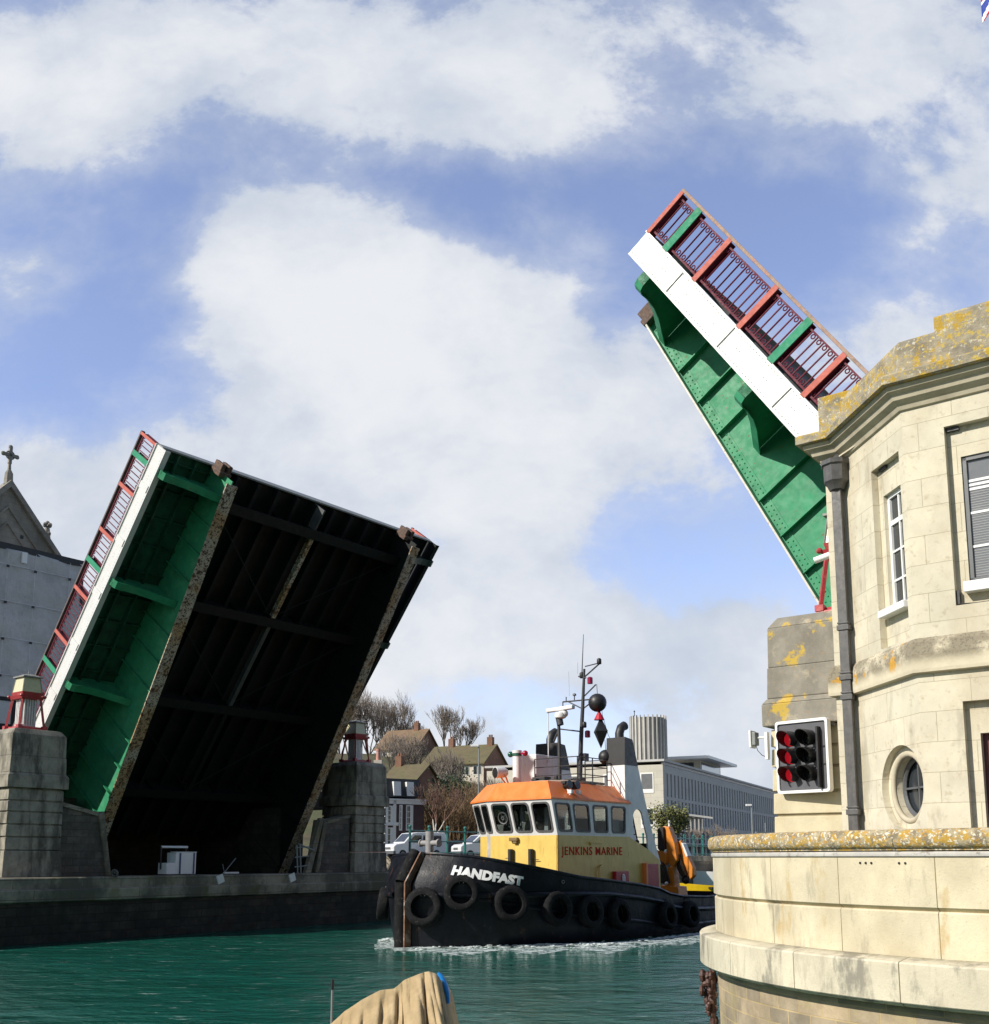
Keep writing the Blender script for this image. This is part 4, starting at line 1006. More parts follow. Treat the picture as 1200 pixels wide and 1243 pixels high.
MT['skin_in'] = mat('cabin_lining', (.42, .40, .36), .7, var=.2, bump=.1)

tug = tthing('tugboat', 'black hulled tug with yellow wheelhouse and orange roof, heading through the open bridge', 'tug', (0, 0, 0))
ST = [0, .12, .35, .75, 1.3, 2.0, 3.0, 4.2, 5.6, 7.5, 8.6, 9.3, 10.2, 12, 14, 15.6, 16.4]


def lin(x, xs, ys):
    if x <= xs[0]: return ys[0]
    for a, b, p, q in zip(xs[:-1], xs[1:], ys[:-1], ys[1:]):
        if x <= b: return p + (q - p) * (x - a) / (b - a)
    return ys[-1]


def sheer(t): return lin(t, [0, .8, 2, 4.2, 8.2, 8.9, 9.6, 12, 16.4], [2.56, 2.47, 2.25, 1.86, 1.50, 1.36, 1.14, 1.05, 1.10])
def hdeck(t): return lin(t, [0, .12, .35, .75, 1.3, 2, 3, 4.2, 5.6, 8, 13, 15.6, 16.4], [.30, .62, 1.10, 1.65, 2.15, 2.60, 3.02, 3.30, 3.42, 3.45, 3.40, 3.1, 2.6])
def hwl(t): return lin(t, [0, .12, .35, .75, 1.3, 2, 3, 4.2, 5.6, 8, 13, 15.6, 16.4], [.16, .38, .78, 1.25, 1.75, 2.22, 2.72, 3.10, 3.32, 3.4, 3.3, 2.9, 2.3])
def hs(t, z): f = max(0, min(1, z / 1.75)); return hwl(t) + (hdeck(t) - hwl(t)) * f
def hrake(t, z): return .55 * max(0, (z - 1.7) / .86) * max(0, 1 - t / 2.5)


LV = [-1.0, 0.0, .45, .9, 1.0, 1.08, 1.5, 1.75]


def hpt(t, z, side=1, off=0.0):
    e = .02; n = Vector((hs(t, z) - hs(t - e, z) if t > e else .8, -e, 0)); nn = Vector((e, -(hs(t + e, z) - hs(max(0, t - e), z)) / 2, 0)).normalized()
    return Vector((side * (hs(t, z) + nn.x * off), t + hrake(t, z) + nn.y * off, z))


m = MB()
for side in (1, -1):
    vs = []; rows = 9
    for t in ST:
        top = sheer(t)
        for k in range(rows):
            z = -1.0 + (top + 1.0) * k / (rows - 1); q = hpt(t, max(z, -.0), side); vs.append((q.x * (1 if z >= 0 else 1 + z * .25), q.y, z))
    fs = [(i * rows + k, (i + 1) * rows + k, (i + 1) * rows + k + 1, i * rows + k + 1) for i in range(len(ST) - 1) for k in range(rows - 1)]
    m.add(vs, fs)
# stem and transom plates
for t in (0, 16.4):
    l = [(hpt(t, max(z, 0), 1).x, hpt(t, max(z, 0), 1).y, z) for z in [-1 + (sheer(t) + 1) * k / 8 for k in range(9)]]; r_ = [(-a, b, c) for a, b, c in l]; m.add(l + r_[::-1], [tuple(range(18))])
hull = m.build('hull', MT['hull'], tug, smooth=40)
m = MB()      # deck below the bulwark
pts = [(hdeck(t) - .06, t + hrake(t, sheer(t)), sheer(t) - .55) for t in ST]
vs = pts + [(-a, b, c) for a, b, c in pts]; n = len(pts); m.add(vs, [(i, i + 1, n + i + 1, n + i) for i in range(n - 1)]); m.build('deck', MT['rust'], tug)
m = MB()
for side in (1, -1):
    m.tube([hpt(t, sheer(t), side) for t in ST], .05, 6)
m.tube([hpt(0, sheer(0), -1), hpt(0, sheer(0), 1)], .05, 6); m.build('gunwale', MT['hull'], hull, smooth=60)
m = MB()
for side in (1, -1):
    for dz, rr in ((.0, .085), (-.75, .06)):
        m.tube([hpt(t, max(.15, min(1.35, sheer(t) - .42 + dz)), side, .03) for t in ST[1:]], rr, 6)
m.build('rubbing_strake', MT['hull'], hull, smooth=60)
# bow fender: vertical post with its top raked back, steel strip beside it
m = MB(); m.tube([(-.02, -.16, -.6), (-.02, -.17, 1.72)], .20, 12); m.tube([(-.02, -.15, 1.70), (-.02, .12, 2.15), (-.02, .42, 2.62)], [.21, .2, .17], 12); m.build('bow_fender', MT['rubber'], tug, smooth=50)
m = MB(); m.box(.20, .25, -.28, -.02, -.5, 1.72); m.prism([(.2, -.28, 1.72), (.2, -.02, 1.72), (.2, .62, 2.6), (.2, .38, 2.62)], (.05, 0, 0)); m.build('fender_plate', mat('rust_streaked_steel', (.16, .08, .045), .7, var=.4, scale=5, bump=.3, layers=[dict(c=(.42, .36, .32), s=3, lo=.55, hi=.7, f=.7)]), tug)
# ship's name on the bow, bent round the plating
HZ = 1.72; tt = .46
arc = [(.0, tt)]; pv = hpt(tt, HZ)
while arc[-1][0] < 4.5:
    t2 = arc[-1][1] + .02; q = hpt(t2, HZ); arc.append((arc[-1][0] + (q - pv).length, t2)); pv = q


def name_fn(p):
    t = lin(p.x, [a for a, _ in arc], [b for _, b in arc]); z = HZ + .25 + p.y - .150 * p.x; return hpt(t, z, 1, .035 + p.z)


put_text('name_lettering', 'HANDFAST', .345, MT['white'], hull, None, offset=.022, fn=name_fn, sx=1.22, gap=1.06)
m = MB(); q = hpt(3.55, 1.72, 1, .02); m.torus(q, (1, -.3, 0), .05, .012, 12, 5); m.build('fairlead', MT['steel_grey'], hull)
# mooring bitts on the foredeck
m = MB(); b0 = tq(521, 1043, 1.6); z0 = b0.z
m.tube([(b0.x, b0.y, z0 - .4), (b0.x, b0.y, z0 + .86)], .13, 14); m.tube([(b0.x - .36, b0.y, z0 + .50), (b0.x + .40, b0.y, z0 + .50)], .085, 12); m.tube([(b0.x - .38, b0.y, z0 + .5), (b0.x - .34, b0.y, z0 + .5)], .12, 12); m.tube([(b0.x + .36, b0.y, z0 + .5), (b0.x + .42, b0.y, z0 + .5)], .125, 12); m.build('mooring_bitt', MT['bitt'], tug, smooth=40)


def facet(c, wins, name_wall, mw, th=.06, rad=.12, pane_m=None, gasket=.035):
    """wall between four corners (bl, br, tr, tl) with rounded windows in fractions of width and height."""
    bl, br, tr, tl = [Vector(q) for q in c]; W = ((br - bl).length + (tr - tl).length) / 2; H = ((tl - bl).length + (tr - br).length) / 2
    f = lambda u, v: (bl * (1 - u) + br * u) * (1 - v) + (tl * (1 - u) + tr * u) * v
    nrm = (br - bl).cross(tl - bl).normalized()
    loops = [[(0, 0), (1, 0), (1, 1), (0, 1)]]
    rr = []
    for (u0, u1, v0, v1) in wins:
        q = rrect(u0 * W, u1 * W, v0 * H, v1 * H, rad, 4); rr.append(q); loops.append([(x / W, y / H) for x, y in q])
    flat = [q for l in loops for q in l]; tris = tessellate_polygon([[Vector((x * W, y * H, 0)) for x, y in l] for l in loops])
    m = MB(); n = len(flat); P = [f(*q) for q in flat]
    m.add(P + [p - nrm * th for p in P], list(tris) + [(b + n, a + n, c_ + n) for a, b, c_ in tris])
    k = 0
    for l in loops:
        q = len(l); m.add([P[k + i] for i in range(q)] + [P[k + i] - nrm * th for i in range(q)], [(i, (i + 1) % q, (i + 1) % q + q, i + q) for i in range(q)]); k += q
    wall = m.build(name_wall, mw, tug)
    for q in rr:
        cx = sum(x for x, _ in q) / len(q); cy = sum(y for _, y in q) / len(q)
        hw = max(x for x, _ in q) - cx; hh = max(y for _, y in q) - cy
        g = [(cx + (x - cx) * (1 - gasket * 1.25 / hw), cy + (y - cy) * (1 - gasket * 1.25 / hh)) for x, y in q]
        og = [(cx + (x - cx) * (1 + .012 / hw), cy + (y - cy) * (1 + .012 / hh)) for x, y in q]
        m = MB(); m.prism([f(x / W, y / H) + nrm * .018 for x, y in og], -nrm * .06, [[f(x / W, y / H) + nrm * .018 for x, y in g]]); wn = m.build('window', MT['gasket'], wall)
        m = MB(); m.prism([f(x / W, y / H) - nrm * .01 for x, y in q], -nrm * .008); m.build('pane', pane_m or MT['glass'], wn)
    return wall


# wheelhouse
SR, SLx, CH = 2.0, -2.0, -.62
zb, zm, zt = .9, 3.16, 4.33
Fd = 4.85; Ft = 4.46
LOW = [((CH - .0, Fd), (SR, Fd)), ((SLx, Fd + .85), (CH, Fd)), ((SR, Fd), (SR, 9.05))]
fw0 = (CH, Fd); fw1 = (SR, Fd)
facet([(CH, Fd, zb), (SR, Fd, zb), (SR, Fd, zm), (CH, Fd, zm)], [], 'front_panel', MT['yellow'])
facet([(SLx, Fd + .85, zb), (CH, Fd, zb), (CH, Fd, zm), (SLx, Fd + .85, zm)], [], 'front_panel', MT['yellow'])
W = SR - CH + .05
facet([(CH, Fd, zm), (SR, Fd, zm), (SR + .04, Ft, zt), (CH - .02, Ft, zt)], [(.045 + .318 * k, .315 + .318 * k, .09, .90) for k in range(3)], 'window_wall', MT['cabwhite'], rad=.13)
facet([(SLx, Fd + .85, zm), (CH, Fd, zm), (CH - .02, Ft, zt), (SLx - .05, Ft + .82, zt)], [(.06, .46, .09, .90), (.54, .94, .09, .90)], 'window_wall', MT['cabwhite'], rad=.13)
ts = 9.05; sd = ts - Fd
wn = [((a - Fd) / sd, (b - Fd) / sd, .10, .88) for a, b in ((4.98, 5.72), (5.90, 6.72), (6.95, 7.75), (7.98, 8.80))]
facet([(SR, Fd, zm), (SR, ts, zm), (SR + .04, ts, zt), (SR + .04, Ft, zt)], wn, 'window_wall', MT['cabwhite'], rad=.11, gasket=.042)
facet([(SLx, ts, zm), (SLx, Fd + .85, zm), (SLx - .05, Ft + .82, zt), (SLx - .05, ts, zt)], [(.06, .27, .1, .88), (.32, .52, .1, .88), (.58, .78, .1, .88)], 'window_wall', MT['cabwhite'], rad=.11)
facet([(SR, ts, zm), (SLx, ts, zm), (SLx, ts, zt), (SR, ts, zt)], [(.1, .4, .12, .9), (.55, .85, .12, .9)], 'window_wall', MT['cabwhite'], rad=.11)
# lower side, running aft with a falling top edge
m = MB(); m.prism([(SR, Fd, zb), (SR, 11.1, .7), (SR, 11.05, 2.35), (SR, 10.3, 2.72), (SR, 9.05, zm), (SR, Fd, zm)], (-.06, 0, 0)); lowside = m.build('side_panel', MT['yellow'], tug)
m = MB(); m.prism([(SLx, Fd + .85, zb), (SLx, 11.1, .7), (SLx, 11.05, 2.35), (SLx, 10.3, 2.72), (SLx, 9.05, zm), (SLx, Fd + .85, zm)], (.06, 0, 0)); m.build('side_panel', MT['yellow'], tug)
m = MB(); m.prism([(SR - .05, 11.06, .7), (SLx + .05, 11.06, .7), (SLx + .05, 11.06, 2.3), (SR - .05, 11.06, 2.3)], (0, -.05, 0)); m.build('aft_panel', MT['yellow'], tug)
# roof with sloping orange edge
e0 = [(CH - .03, Ft - .03), (SR + .07, Ft - .03), (SR + .07, ts + .05), (SLx - .08, ts + .05), (SLx - .08, Ft + .80)]
e1 = [(CH + .12, Ft + .48), (SR - .45, Ft + .48), (SR - .45, ts - .15), (SLx + .45, ts - .15), (SLx + .45, Ft + 1.05)]
zr0, zr1 = zt + .02, 4.93
m = MB(); vs = [(*q, zr0 - .05) for q in e0] + [(*q, zr0) for q in e0] + [(*q, zr1) for q in e1]; n = 5
m.add(vs, [(i, (i + 1) % n, n + (i + 1) % n, n + i) for i in range(n)] + [(n + i, n + (i + 1) % n, 2 * n + (i + 1) % n, 2 * n + i) for i in range(n)] + [tuple(2 * n + i for i in range(n)), tuple(range(n - 1, -1, -1))]); roof = m.build('roof', MT['orange'], tug)
m = MB(); m.prism([(CH - .005, Ft - .005, zt - .03), (SR + .045, Ft - .005, zt - .03), (SR + .045, ts, zt - .03), (SLx - .055, ts, zt - .03), (SLx - .055, Ft + .81, zt - .03)], (0, 0, .025)); m.build('ceiling', MT['skin_in'], roof)
# inside: floor, console, wheel, chairs
m = MB(); m.box(SLx + .1, SR - .1, 5.8, 9.0, 2.3, 2.36); m.build('cabin_floor', MT['skin_in'], tug)
m = MB(); m.box(-1.2, 1.5, 5.1, 5.7, 2.3, 3.3); m.box(.2, .9, 5.2, 5.6, 3.3, 3.62); m.box(-1.1, -.5, 5.2, 5.5, 3.3, 3.55); m.build('console', MT['skin_in'], tug, bevel=.03)
m = MB(); m.torus((-.14, 4.70, 3.74), (0, -1, -.3), .19, .03, 24, 8); m.torus((-.14, 4.70, 3.74), (0, -1, -.3), .05, .03, 12, 6); m.tube([(-.14, 4.70, 3.74), (-.02, 4.71, 3.86)], .015, 5); m.build('clear_view_screen', MT['bitt'], tug, smooth=60)
m = MB(); m.box(.20, .32, 5.2, 5.3, 3.2, 4.2); m.box(1.05, 1.2, 5.4, 5.5, 3.3, 4.1); m.build('cabin_post', MT['cabwhite'], tug)
m = MB(); m.torus((-.05, 5.0, 3.66), (0, 1, .2), .22, .025, 20, 6); m.tube([(-.05, 5.02, 3.2), (-.05, 5.02, 3.66)], .03, 6); m.build('steering_wheel', MT['steel_grey'], tug, smooth=60)
m = MB()
for x, y in ((.5, 6.6), (-.7, 6.8)): m.box(x - .26, x + .26, y - .25, y + .25, 2.75, 2.9); m.box(x - .25, x + .25, y + .2, y + .32, 2.85, 3.75); m.box(x - .14, x + .14, y + .2, y + .3, 3.78, 3.98); m.tube([(x, y, 2.3), (x, y, 2.8)], .06, 8)
m.build('helm_chair', MT['skin_in'], tug, bevel=.04)
m = MB(); m.box(1.2, 1.9, 7.9, 8.6, 2.3, 3.7); m.box(-1.9, -1.2, 7.7, 8.9, 2.3, 3.55); m.build('locker', MT['cabwhite'], tug)
# front fittings
for x in (.13, .98): m = MB(); m.tube([(x, Fd - .10, 1.6), (x, Fd - .10, 2.72)], .085, 12); m.build('exhaust_stub', MT['iron_black'], tug, smooth=40)
m = MB(); m.tube([(-.1, Fd - .08, 2.42), (.05, Fd - .08, 2.42)], .012, 5); m.tube([(1.06, Fd - .08, 2.38), (1.28, Fd - .08, 2.38)], .012, 5); m.build('handle_bar', MT['iron_black'], tug)
m = MB(); m.box(.08, .42, Fd - .13, Fd - .005, 2.98, 3.10); m.box(.22, .38, Fd - .1, Fd - .005, 2.90, 2.98); m.build('deck_lamp', mat('brass_lamp', (.20, .13, .05), .5, bump=.1), tug, bevel=.02)
# lettering and fittings on the side
def text_w(q_): me = text_mesh(q_, .385, .004, 0, 'LEFT', 1.14); xs = [v.co.x for v in me.vertices]; bpy.data.meshes.remove(me); return max(xs)


word_gap = (text_w('JENKINS M') - text_w('M')) * 1.08
for word, y_ in (('JENKINS', 5.07), ('MARINE', 5.07 + word_gap)):
    put_text('company_lettering', word, .385, MT['darkred'], lowside, frame3((SR + .010, y_, 2.53), Vector((0, 1, 0)), Vector((0, 0, 1)), Vector((1, 0, 0))), offset=.003, sx=1.08, gap=1.14)
m = MB(); m.box(SR, SR + .05, 6.6, 7.35, 2.92, 2.96); m.box(SR, SR + .06, 6.65, 6.72, 2.86, 2.96); m.build('grab_rail', MT['yellow'], lowside)
m = MB(); m.tube([(SR + .04, 7.15, 1.45), (SR + .07, 7.05, 1.9), (SR + .07, 7.12, 2.12), (SR + .04, 7.3, 2.2)], .035, 6); m.build('pipe', MT['yellow'], lowside, smooth=60)
m = MB(); m.box(SR, SR + .16, 7.95, 8.75, 1.45, 1.98); bx = m.build('fire_box', MT['signred'], lowside, bevel=.02); m = MB(); m.tube([(SR + .17, 8.38, 1.52), (SR + .17, 8.38, 1.82)], .07, 8); m.ball((SR + .17, 8.38, 1.84), .055, 8, 6); m.build('bottle', MT['white'], bx)
m = MB(); m.box(SR, SR + .14, 9.98, 10.75, 1.25, 2.22); m.build('door', MT['signred'], lowside, bevel=.02); m = MB(); m.box(SR, SR + .17, 9.86, 9.97, 1.25, 2.25); m.build('door_post', MT['orange'], lowside)

# funnels: legs with an arch, white with black tops
def funnel(xa, xb, nm):
    arch = [(10.32, 2.62), (9.36, 3.02), (9.34, 3.85)] + [(9.66 + .32 * math.cos(a), 3.85 + .30 * math.sin(a)) for a in [PI - PI * k / 8 for k in range(1, 9)]] + [(10.25, 3.2)]
    outl = [(8.82, 2.45), (11.15, 2.2), (10.62, 3.3), (10.25, 4.25), (8.85, 4.25), (8.84, 3.0)]; m = MB()
    for x_, th in ((xa, .06), (xb - .06, .06)): m.prism([(x_, a, b) for a, b in outl], (th, 0, 0), [[(x_, a, b) for a, b in arch]])
    m.prism([(xa, 10.25, 4.25), (xa, 9.72, 5.68), (xa, 8.86, 5.68), (xa, 8.85, 4.25)], (xb - xa, 0, 0)); m.box(xa, xb, 8.82, 8.86, 2.45, 4.25); f = m.build('funnel', MT['cabwhite'], tug)
    m = MB(); m.prism([(xa - .005, 8.855, 5.68), (xa - .005, 9.725, 5.68), (xa - .005, 9.46, 6.45), (xa - .005, 9.40, 6.62), (xa - .005, 8.9, 6.68)], (xb - xa + .01, 0, 0)); m.build('funnel_top', MT['black'], f)
    c = (xa + xb) / 2
    m = MB(); m.tube([(c, 9.15, 6.4), (c, 9.15, 6.85), (c + .02, 9.22, 7.05), (c + .05, 9.42, 7.15)], [.16, .16, .16, .17], 12); m.build('exhaust_pipe', MT['iron_black'], f, smooth=60)
    return f


fs = funnel(1.22, 1.99, 'starboard'); funnel(-1.99, -1.0, 'port')
m = MB()
for x in (1.45, 1.75): m.tube([(x, 10.15, 2.5), (x, 9.55, 4.3)], .025, 6)
for k in range(6): z = 2.7 + k * .28; m.tube([(1.45, 10.15 - .6 * (z - 2.5) / 1.8, z), (1.75, 10.15 - .6 * (z - 2.5) / 1.8, z)], .02, 6)
m.build('ladder', MT['iron_black'], tug)
m = MB(); m.box(-.9, 1.9, 10.3, 10.45, 2.2, 2.95)
for x in (1.3, 1.6): m.ball((x, 10.2, 3.0), .08, 8, 6)
m.build('winch_housing', MT['black'], tug)
# ventilator with red and green lamps, searchlight, casing box
v0 = tq(627.5, 950, 6.3); v1 = tq(627.5, 911, 6.3)
m = MB(); m.lathe([(.155, 0), (.155, v1.z - v0.z - .16), (.17, v1.z - v0.z - .15), (.17, v1.z - v0.z)], (v0.x, 6.3, v0.z), 18); vt = m.build('ventilator', MT['cabwhite'], tug, smooth=40)
m = MB(); m.lathe([(.172, v1.z - v0.z - .20), (.172, v1.z - v0.z - .10)], (v0.x, 6.3, v0.z), 18); m.build('band', mat('dark_green_band', (.02, .09, .06), .5, bump=0), vt)
for dx, col, nm in ((-.30, (.02, .10, .07), 'green'), (.36, (.35, .01, .04), 'red')):
    m = MB(); m.ball((v0.x + dx, 6.3, v1.z - .12), .105, 14, 10); m.tube([(v0.x + dx, 6.3, v1.z - .12), (v0.x, 6.3, v1.z - .14)], .03, 6); o = m.build('lamp', mat(nm + '_lamp_glass', col, .2, bump=0), vt, smooth=60); o['label'] = nm + ' navigation lamp'
c = tq(609, 938, 5.6)
m = MB(); m.tube([c + Vector((-.12, -.22, 0)), c + Vector((0, .12, .02)), c + Vector((.08, .22, .02))], [.20, .18, .10], 16); sl = m.build('searchlight', MT['cabwhite'], tug, smooth=40)
m = MB(); m.tube([c + Vector((-.125, -.235, 0)), c + Vector((-.12, -.22, 0))], [.17, .19], 16); m.build('lens', MT['black'], sl)
m = MB(); m.tube([c + Vector((-.05, 0, -.15)), (c.x + .12, c.y + .15, 4.9)], .03, 6); m.tube([c + Vector((.15, 0, -.1)), (c.x + .2, c.y + .15, 4.9)], .03, 6); m.box(c.x, c.x + .4, c.y - .1, c.y + .3, 4.90, 4.98); m.build('stand', MT['orange'], sl)
m = MB(); m.box(-1.75, -.75, 7.3, 8.8, 4.9, 6.12); m.build('casing', MT['cabwhite'], tug, bevel=.03)
# mast with yard, arms, lamps and whip aerials (points read at its own plane)
T9 = 9.0; q = lambda u, v: tq(u, v, T9)
m = MB(); m.tube([(q(703, 950).x, T9, 4.85), q(705, 900), q(707, 860), q(709, 812)], [.10, .085, .07, .045], 10); m.tube([q(706, 822), q(708, 770)], [.022, .010], 6); ms = m.build('mast', MT['mast'], tug, smooth=50)
m = MB()
for a, b, r_ in (((683, 852), (728, 848), .03), ((690, 852), (706, 860), .025), ((722, 849), (708, 860), .025), ((709, 822), (728, 805), .028), ((710, 809), (726, 805), .022), ((708, 846), (723, 831), .025), ((680, 885), (705, 888), .03), ((683, 852), (683, 858), .02), ((702, 821), (711, 823), .03), ((687, 852), (687, 846), .02), ((697, 851), (697, 844), .02)): m.tube([q(*a), q(*b)], r_, 6)
m.build('yard', MT['mast'], ms)
m = MB()
for u, v in ((727, 803), (706, 820), (709, 880)): p = q(u, v); m.lathe([(.07, -.1), (.085, -.08), (.085, .08), (.05, .12)], p, 10)
p = q(709, 919); m.box(p.x - .12, p.x + .12, T9 - .12, T9 + .12, p.z - .13, p.z + .13)
m.build('mast_lamp', MT['black'], ms, smooth=40)
m = MB()
for u, v in ((716, 826), (713, 891)): p = q(u, v); m.lathe([(.06, -.13), (.10, -.12), (.10, .1), (.06, .13)], p, 10)
o = m.build('mast_lamp', mat('red_mast_lamp', (.25, .008, .05), .3, bump=0), ms, smooth=40); o['label'] = 'pair of red lamps on the mast'
m = MB(); p = q(697, 843); m.lathe([(.03, -.06), (.07, -.04), (.07, .02), (.02, .05)], p, 8); m.tube([q(701, 818), q(701, 804)], .006, 4); m.tube([q(691, 845), q(690, 815)], .005, 4); m.build('aerial', MT['steel_grey'], ms)
# radar on its pillar
T75 = 8.0; r_ = lambda u, v: tq(u, v, T75)
m = MB(); m.tube([(r_(679, 950).x, T75, 4.9), r_(679, 918), r_(678, 880)], [.075, .075, .06], 10); m.tube([r_(680, 880), r_(678, 870)], .13, 10); m.tube([r_(672, 900), r_(678, 886)], .04, 6); rd = m.build('radar_post', MT['mast'], tug, smooth=50)
p = r_(680, 868); m = MB(); m.lathe([(.10, -.14), (.20, -.10), (.22, .0), (.2, .08), (.06, .12), (.05, .2)], p, 14); m.ball(p + Vector((.13, .05, .05)), .15, 10, 8); m.build('radar_drive', MT['cabwhite'], rd, smooth=50)
a, b = r_(664, 863), r_(696, 858); d = (b - a); m = MB(); Mx = frame3((a + b) / 2, d.normalized(), Vector((0, 1, 0)), d.normalized().cross(Vector((0, 1, 0)))); m.box(-d.length / 2, d.length / 2, -.1, .1, -.07, .07, Mx); m.build('radar_scanner', MT['cabwhite'], rd, bevel=.03)
m = MB(); m.tube([r_(665, 863), r_(665.5, 926)], .02, 6); m.build('white_pole', MT['cabwhite'], rd)
# roof rails and clutter
m = MB(); x0, x1, y0, y1, zz = -.5, 1.35, 6.9, 8.7, 4.93
for x, y in ((x1, y0), (x1, (y0 + y1) / 2), (x1, y1), (.4, y1), (x0, y0)): m.tube([(x, y, zz), (x, y, zz + .95)], .022, 6)
for h in (.35, .65, .95): m.tube([(x0, y0, zz + h), (x1, y0, zz + h), (x1, y1, zz + h), (.4, y1, zz + h)], .018, 5)
m.build('roof_rail', MT['iron_black'], tug)
rr = random.Random(5)
for k in range(14):
    x, y = rr.uniform(-.3, 1.4), rr.uniform(6.2, 8.4); s_ = rr.uniform(.06, .2); m = MB(); m.box(x - s_, x + s_, y - s_, y + s_, 4.93, 4.93 + rr.uniform(.05, .32)); m.build('gear_box', MT['black'], tug, bevel=.02)
m = MB(); m.tube([(-.2, 6.1, 4.98), (.4, 6.0, 5.0), (1.2, 6.3, 5.0), (1.45, 7.4, 5.0), (1.4, 8.4, 5.0)], .05, 6); m.build('rope_coil', mat('pale_rope', (.35, .32, .27), .9, bump=.4), tug, smooth=60)
# twin floodlight on the roof edge
c = tq(684, 958, 6.2); c = Vector((SR - .1, 5.75, 4.72)); m = MB()
for dy in (-.22, .22): m.lathe([(.02, -.14), (.12, -.10), (.14, .1), (.145, .13)], c + Vector((0, dy, .08)), 12, Matrix.Rotation(R(80), 4, 'Y'))
m.box(c.x - .12, c.x + .05, c.y - .4, c.y + .4, c.z + .12, c.z + .2); fl_ = m.build('floodlight', MT['black'], tug, smooth=40)
m = MB()
for dy in (-.22, .22): m.tube([c + Vector((0, dy, -.02)), c + Vector((.12, dy, -.25))], .03, 6); m.box(c.x + .05, c.x + .2, c.y + dy - .05, c.y + dy + .05, c.z - .2, c.z - .08)
m.build('bracket', MT['white'], fl_)

# day shapes hanging beside the mast
def shape(nm, lab, u, v, kind, r0):
    p = q(u, v); o_ = tthing(nm, lab, 'day shape', p, 'black day shapes hanging from the mast')
    m = MB()
    if kind == 'ball': m.ball((0, 0, 0), r0, 16, 10)
    else: m.lathe([(1e-4, .55), (.31, 0), (1e-4, -.62)], (0, 0, 0), 4)
    m.build('body', MT['black'], o_, smooth=50 if kind == 'ball' else 0)
    m = MB(); m.tube([(0, 0, r0), (-.02, 0, r0 + .35)], .012, 4); m.build('halyard', MT['iron_black'], o_)
    return o_


shape('day_shape', 'upper black ball hanging at the yard of the tug mast', 725, 853, 'ball', .34)
shape('day_shape', 'black diamond day shape hanging between the two balls', 729, 888, 'dia', .54)
shape('day_shape', 'lower black ball hanging beside the right funnel', 735, 919, 'ball', .27)
p = q(727, 869); o_ = tthing('signal_cone', 'small red cone hanging between ball and diamond', 'day shape', p)
m = MB(); m.lathe([(.02, .2), (.20, -.15)], (0, 0, 0), 12); m.build('body', MT['signred'], o_); m = MB(); m.tube([q(729, 850) - p, q(731, 868) - p, q(738, 892) - p, q(742, 900) - p], .01, 4); m.build('halyard', MT['iron_black'], o_)

# knuckle boom crane on the aft deck
cr = tthing('deck_crane', 'orange folded knuckle boom crane on the tug aft deck', 'crane', (0, 13.5, .7))
MT['crane'] = mat('crane_orange', (.62, .21, .02), .45, var=.12, scale=4, bump=.1, layers=[dict(c=(.30, .07, .02), s=4, lo=.55, hi=.75, f=.5)])
def cp(u, v, dy=0.0): p = tq(u, v, 13.5); return Vector((p.x, dy, p.z - .7))
def plate(pts, y0, y1): 
    m = MB(); m.prism([cp(u, v, y0) for u, v in pts], (0, y1 - y0, 0)); return m
m = plate([(803, 1092), (830, 1092), (828, 1076), (805, 1074)], -.35, .35); m.build('base', MT['crane'], cr, bevel=.03)
m = plate([(810, 1078), (822, 1078), (820, 1052), (814, 1052)], -.22, .22); m.build('column', MT['crane'], cr, bevel=.03)
m = plate([(804, 1005), (808, 1003), (814, 1004), (821, 1024), (824, 1044), (818, 1054), (812, 1044), (811, 1022)], -.16, .16); bo = m.build('inner_boom', MT['crane'], cr, bevel=.02)
m = plate([(803, 1006), (809, 1004), (811, 1030), (806, 1034), (803, 1030)], -.30, -.12); m.build('ram', MT['black'], bo)
m = plate([(818, 1022), (823, 1020), (838, 1054), (838.5, 1063), (834, 1068), (829, 1058)], .18, .44); ob = m.build('outer_boom', MT['crane'], cr, bevel=.02)
m = plate([(816, 1026), (819, 1026), (832, 1062), (828, 1066), (822, 1056)], .0, .17); m.build('ram', MT['black'], ob)
m = plate([(823.5, 1022.5), (826, 1024), (832, 1039), (829.6, 1040)], .17, .16 + .29); m.build('warning_plate', MT['white_frame'], ob)
m = MB(); c = cp(806, 1042, -.2); m.tube([c + Vector((0, -.14, 0)), c + Vector((0, .14, 0))], .30, 14); m.build('slew_drum', MT['crane'], cr, smooth=40)
m = MB()
for k in range(7): m.tube([cp(803 + k, 1032 + 2 * k, -.3), cp(801 + 2 * k, 1052, -.34), cp(806 + 2 * k, 1072, -.3)], .03, 5)
m.ball(cp(829, 1068, .2), .17, 8, 6); m.build('hoses', MT['black'], cr, smooth=60)
m = MB(); m.ball(cp(815, 1072, -.38), .07, 8, 6); m.ball(cp(809, 1080, -.38), .07, 8, 6); m.tube([cp(812, 1003), cp(812, 996)], .04, 6); m.build('lamp', MT['white'], cr)

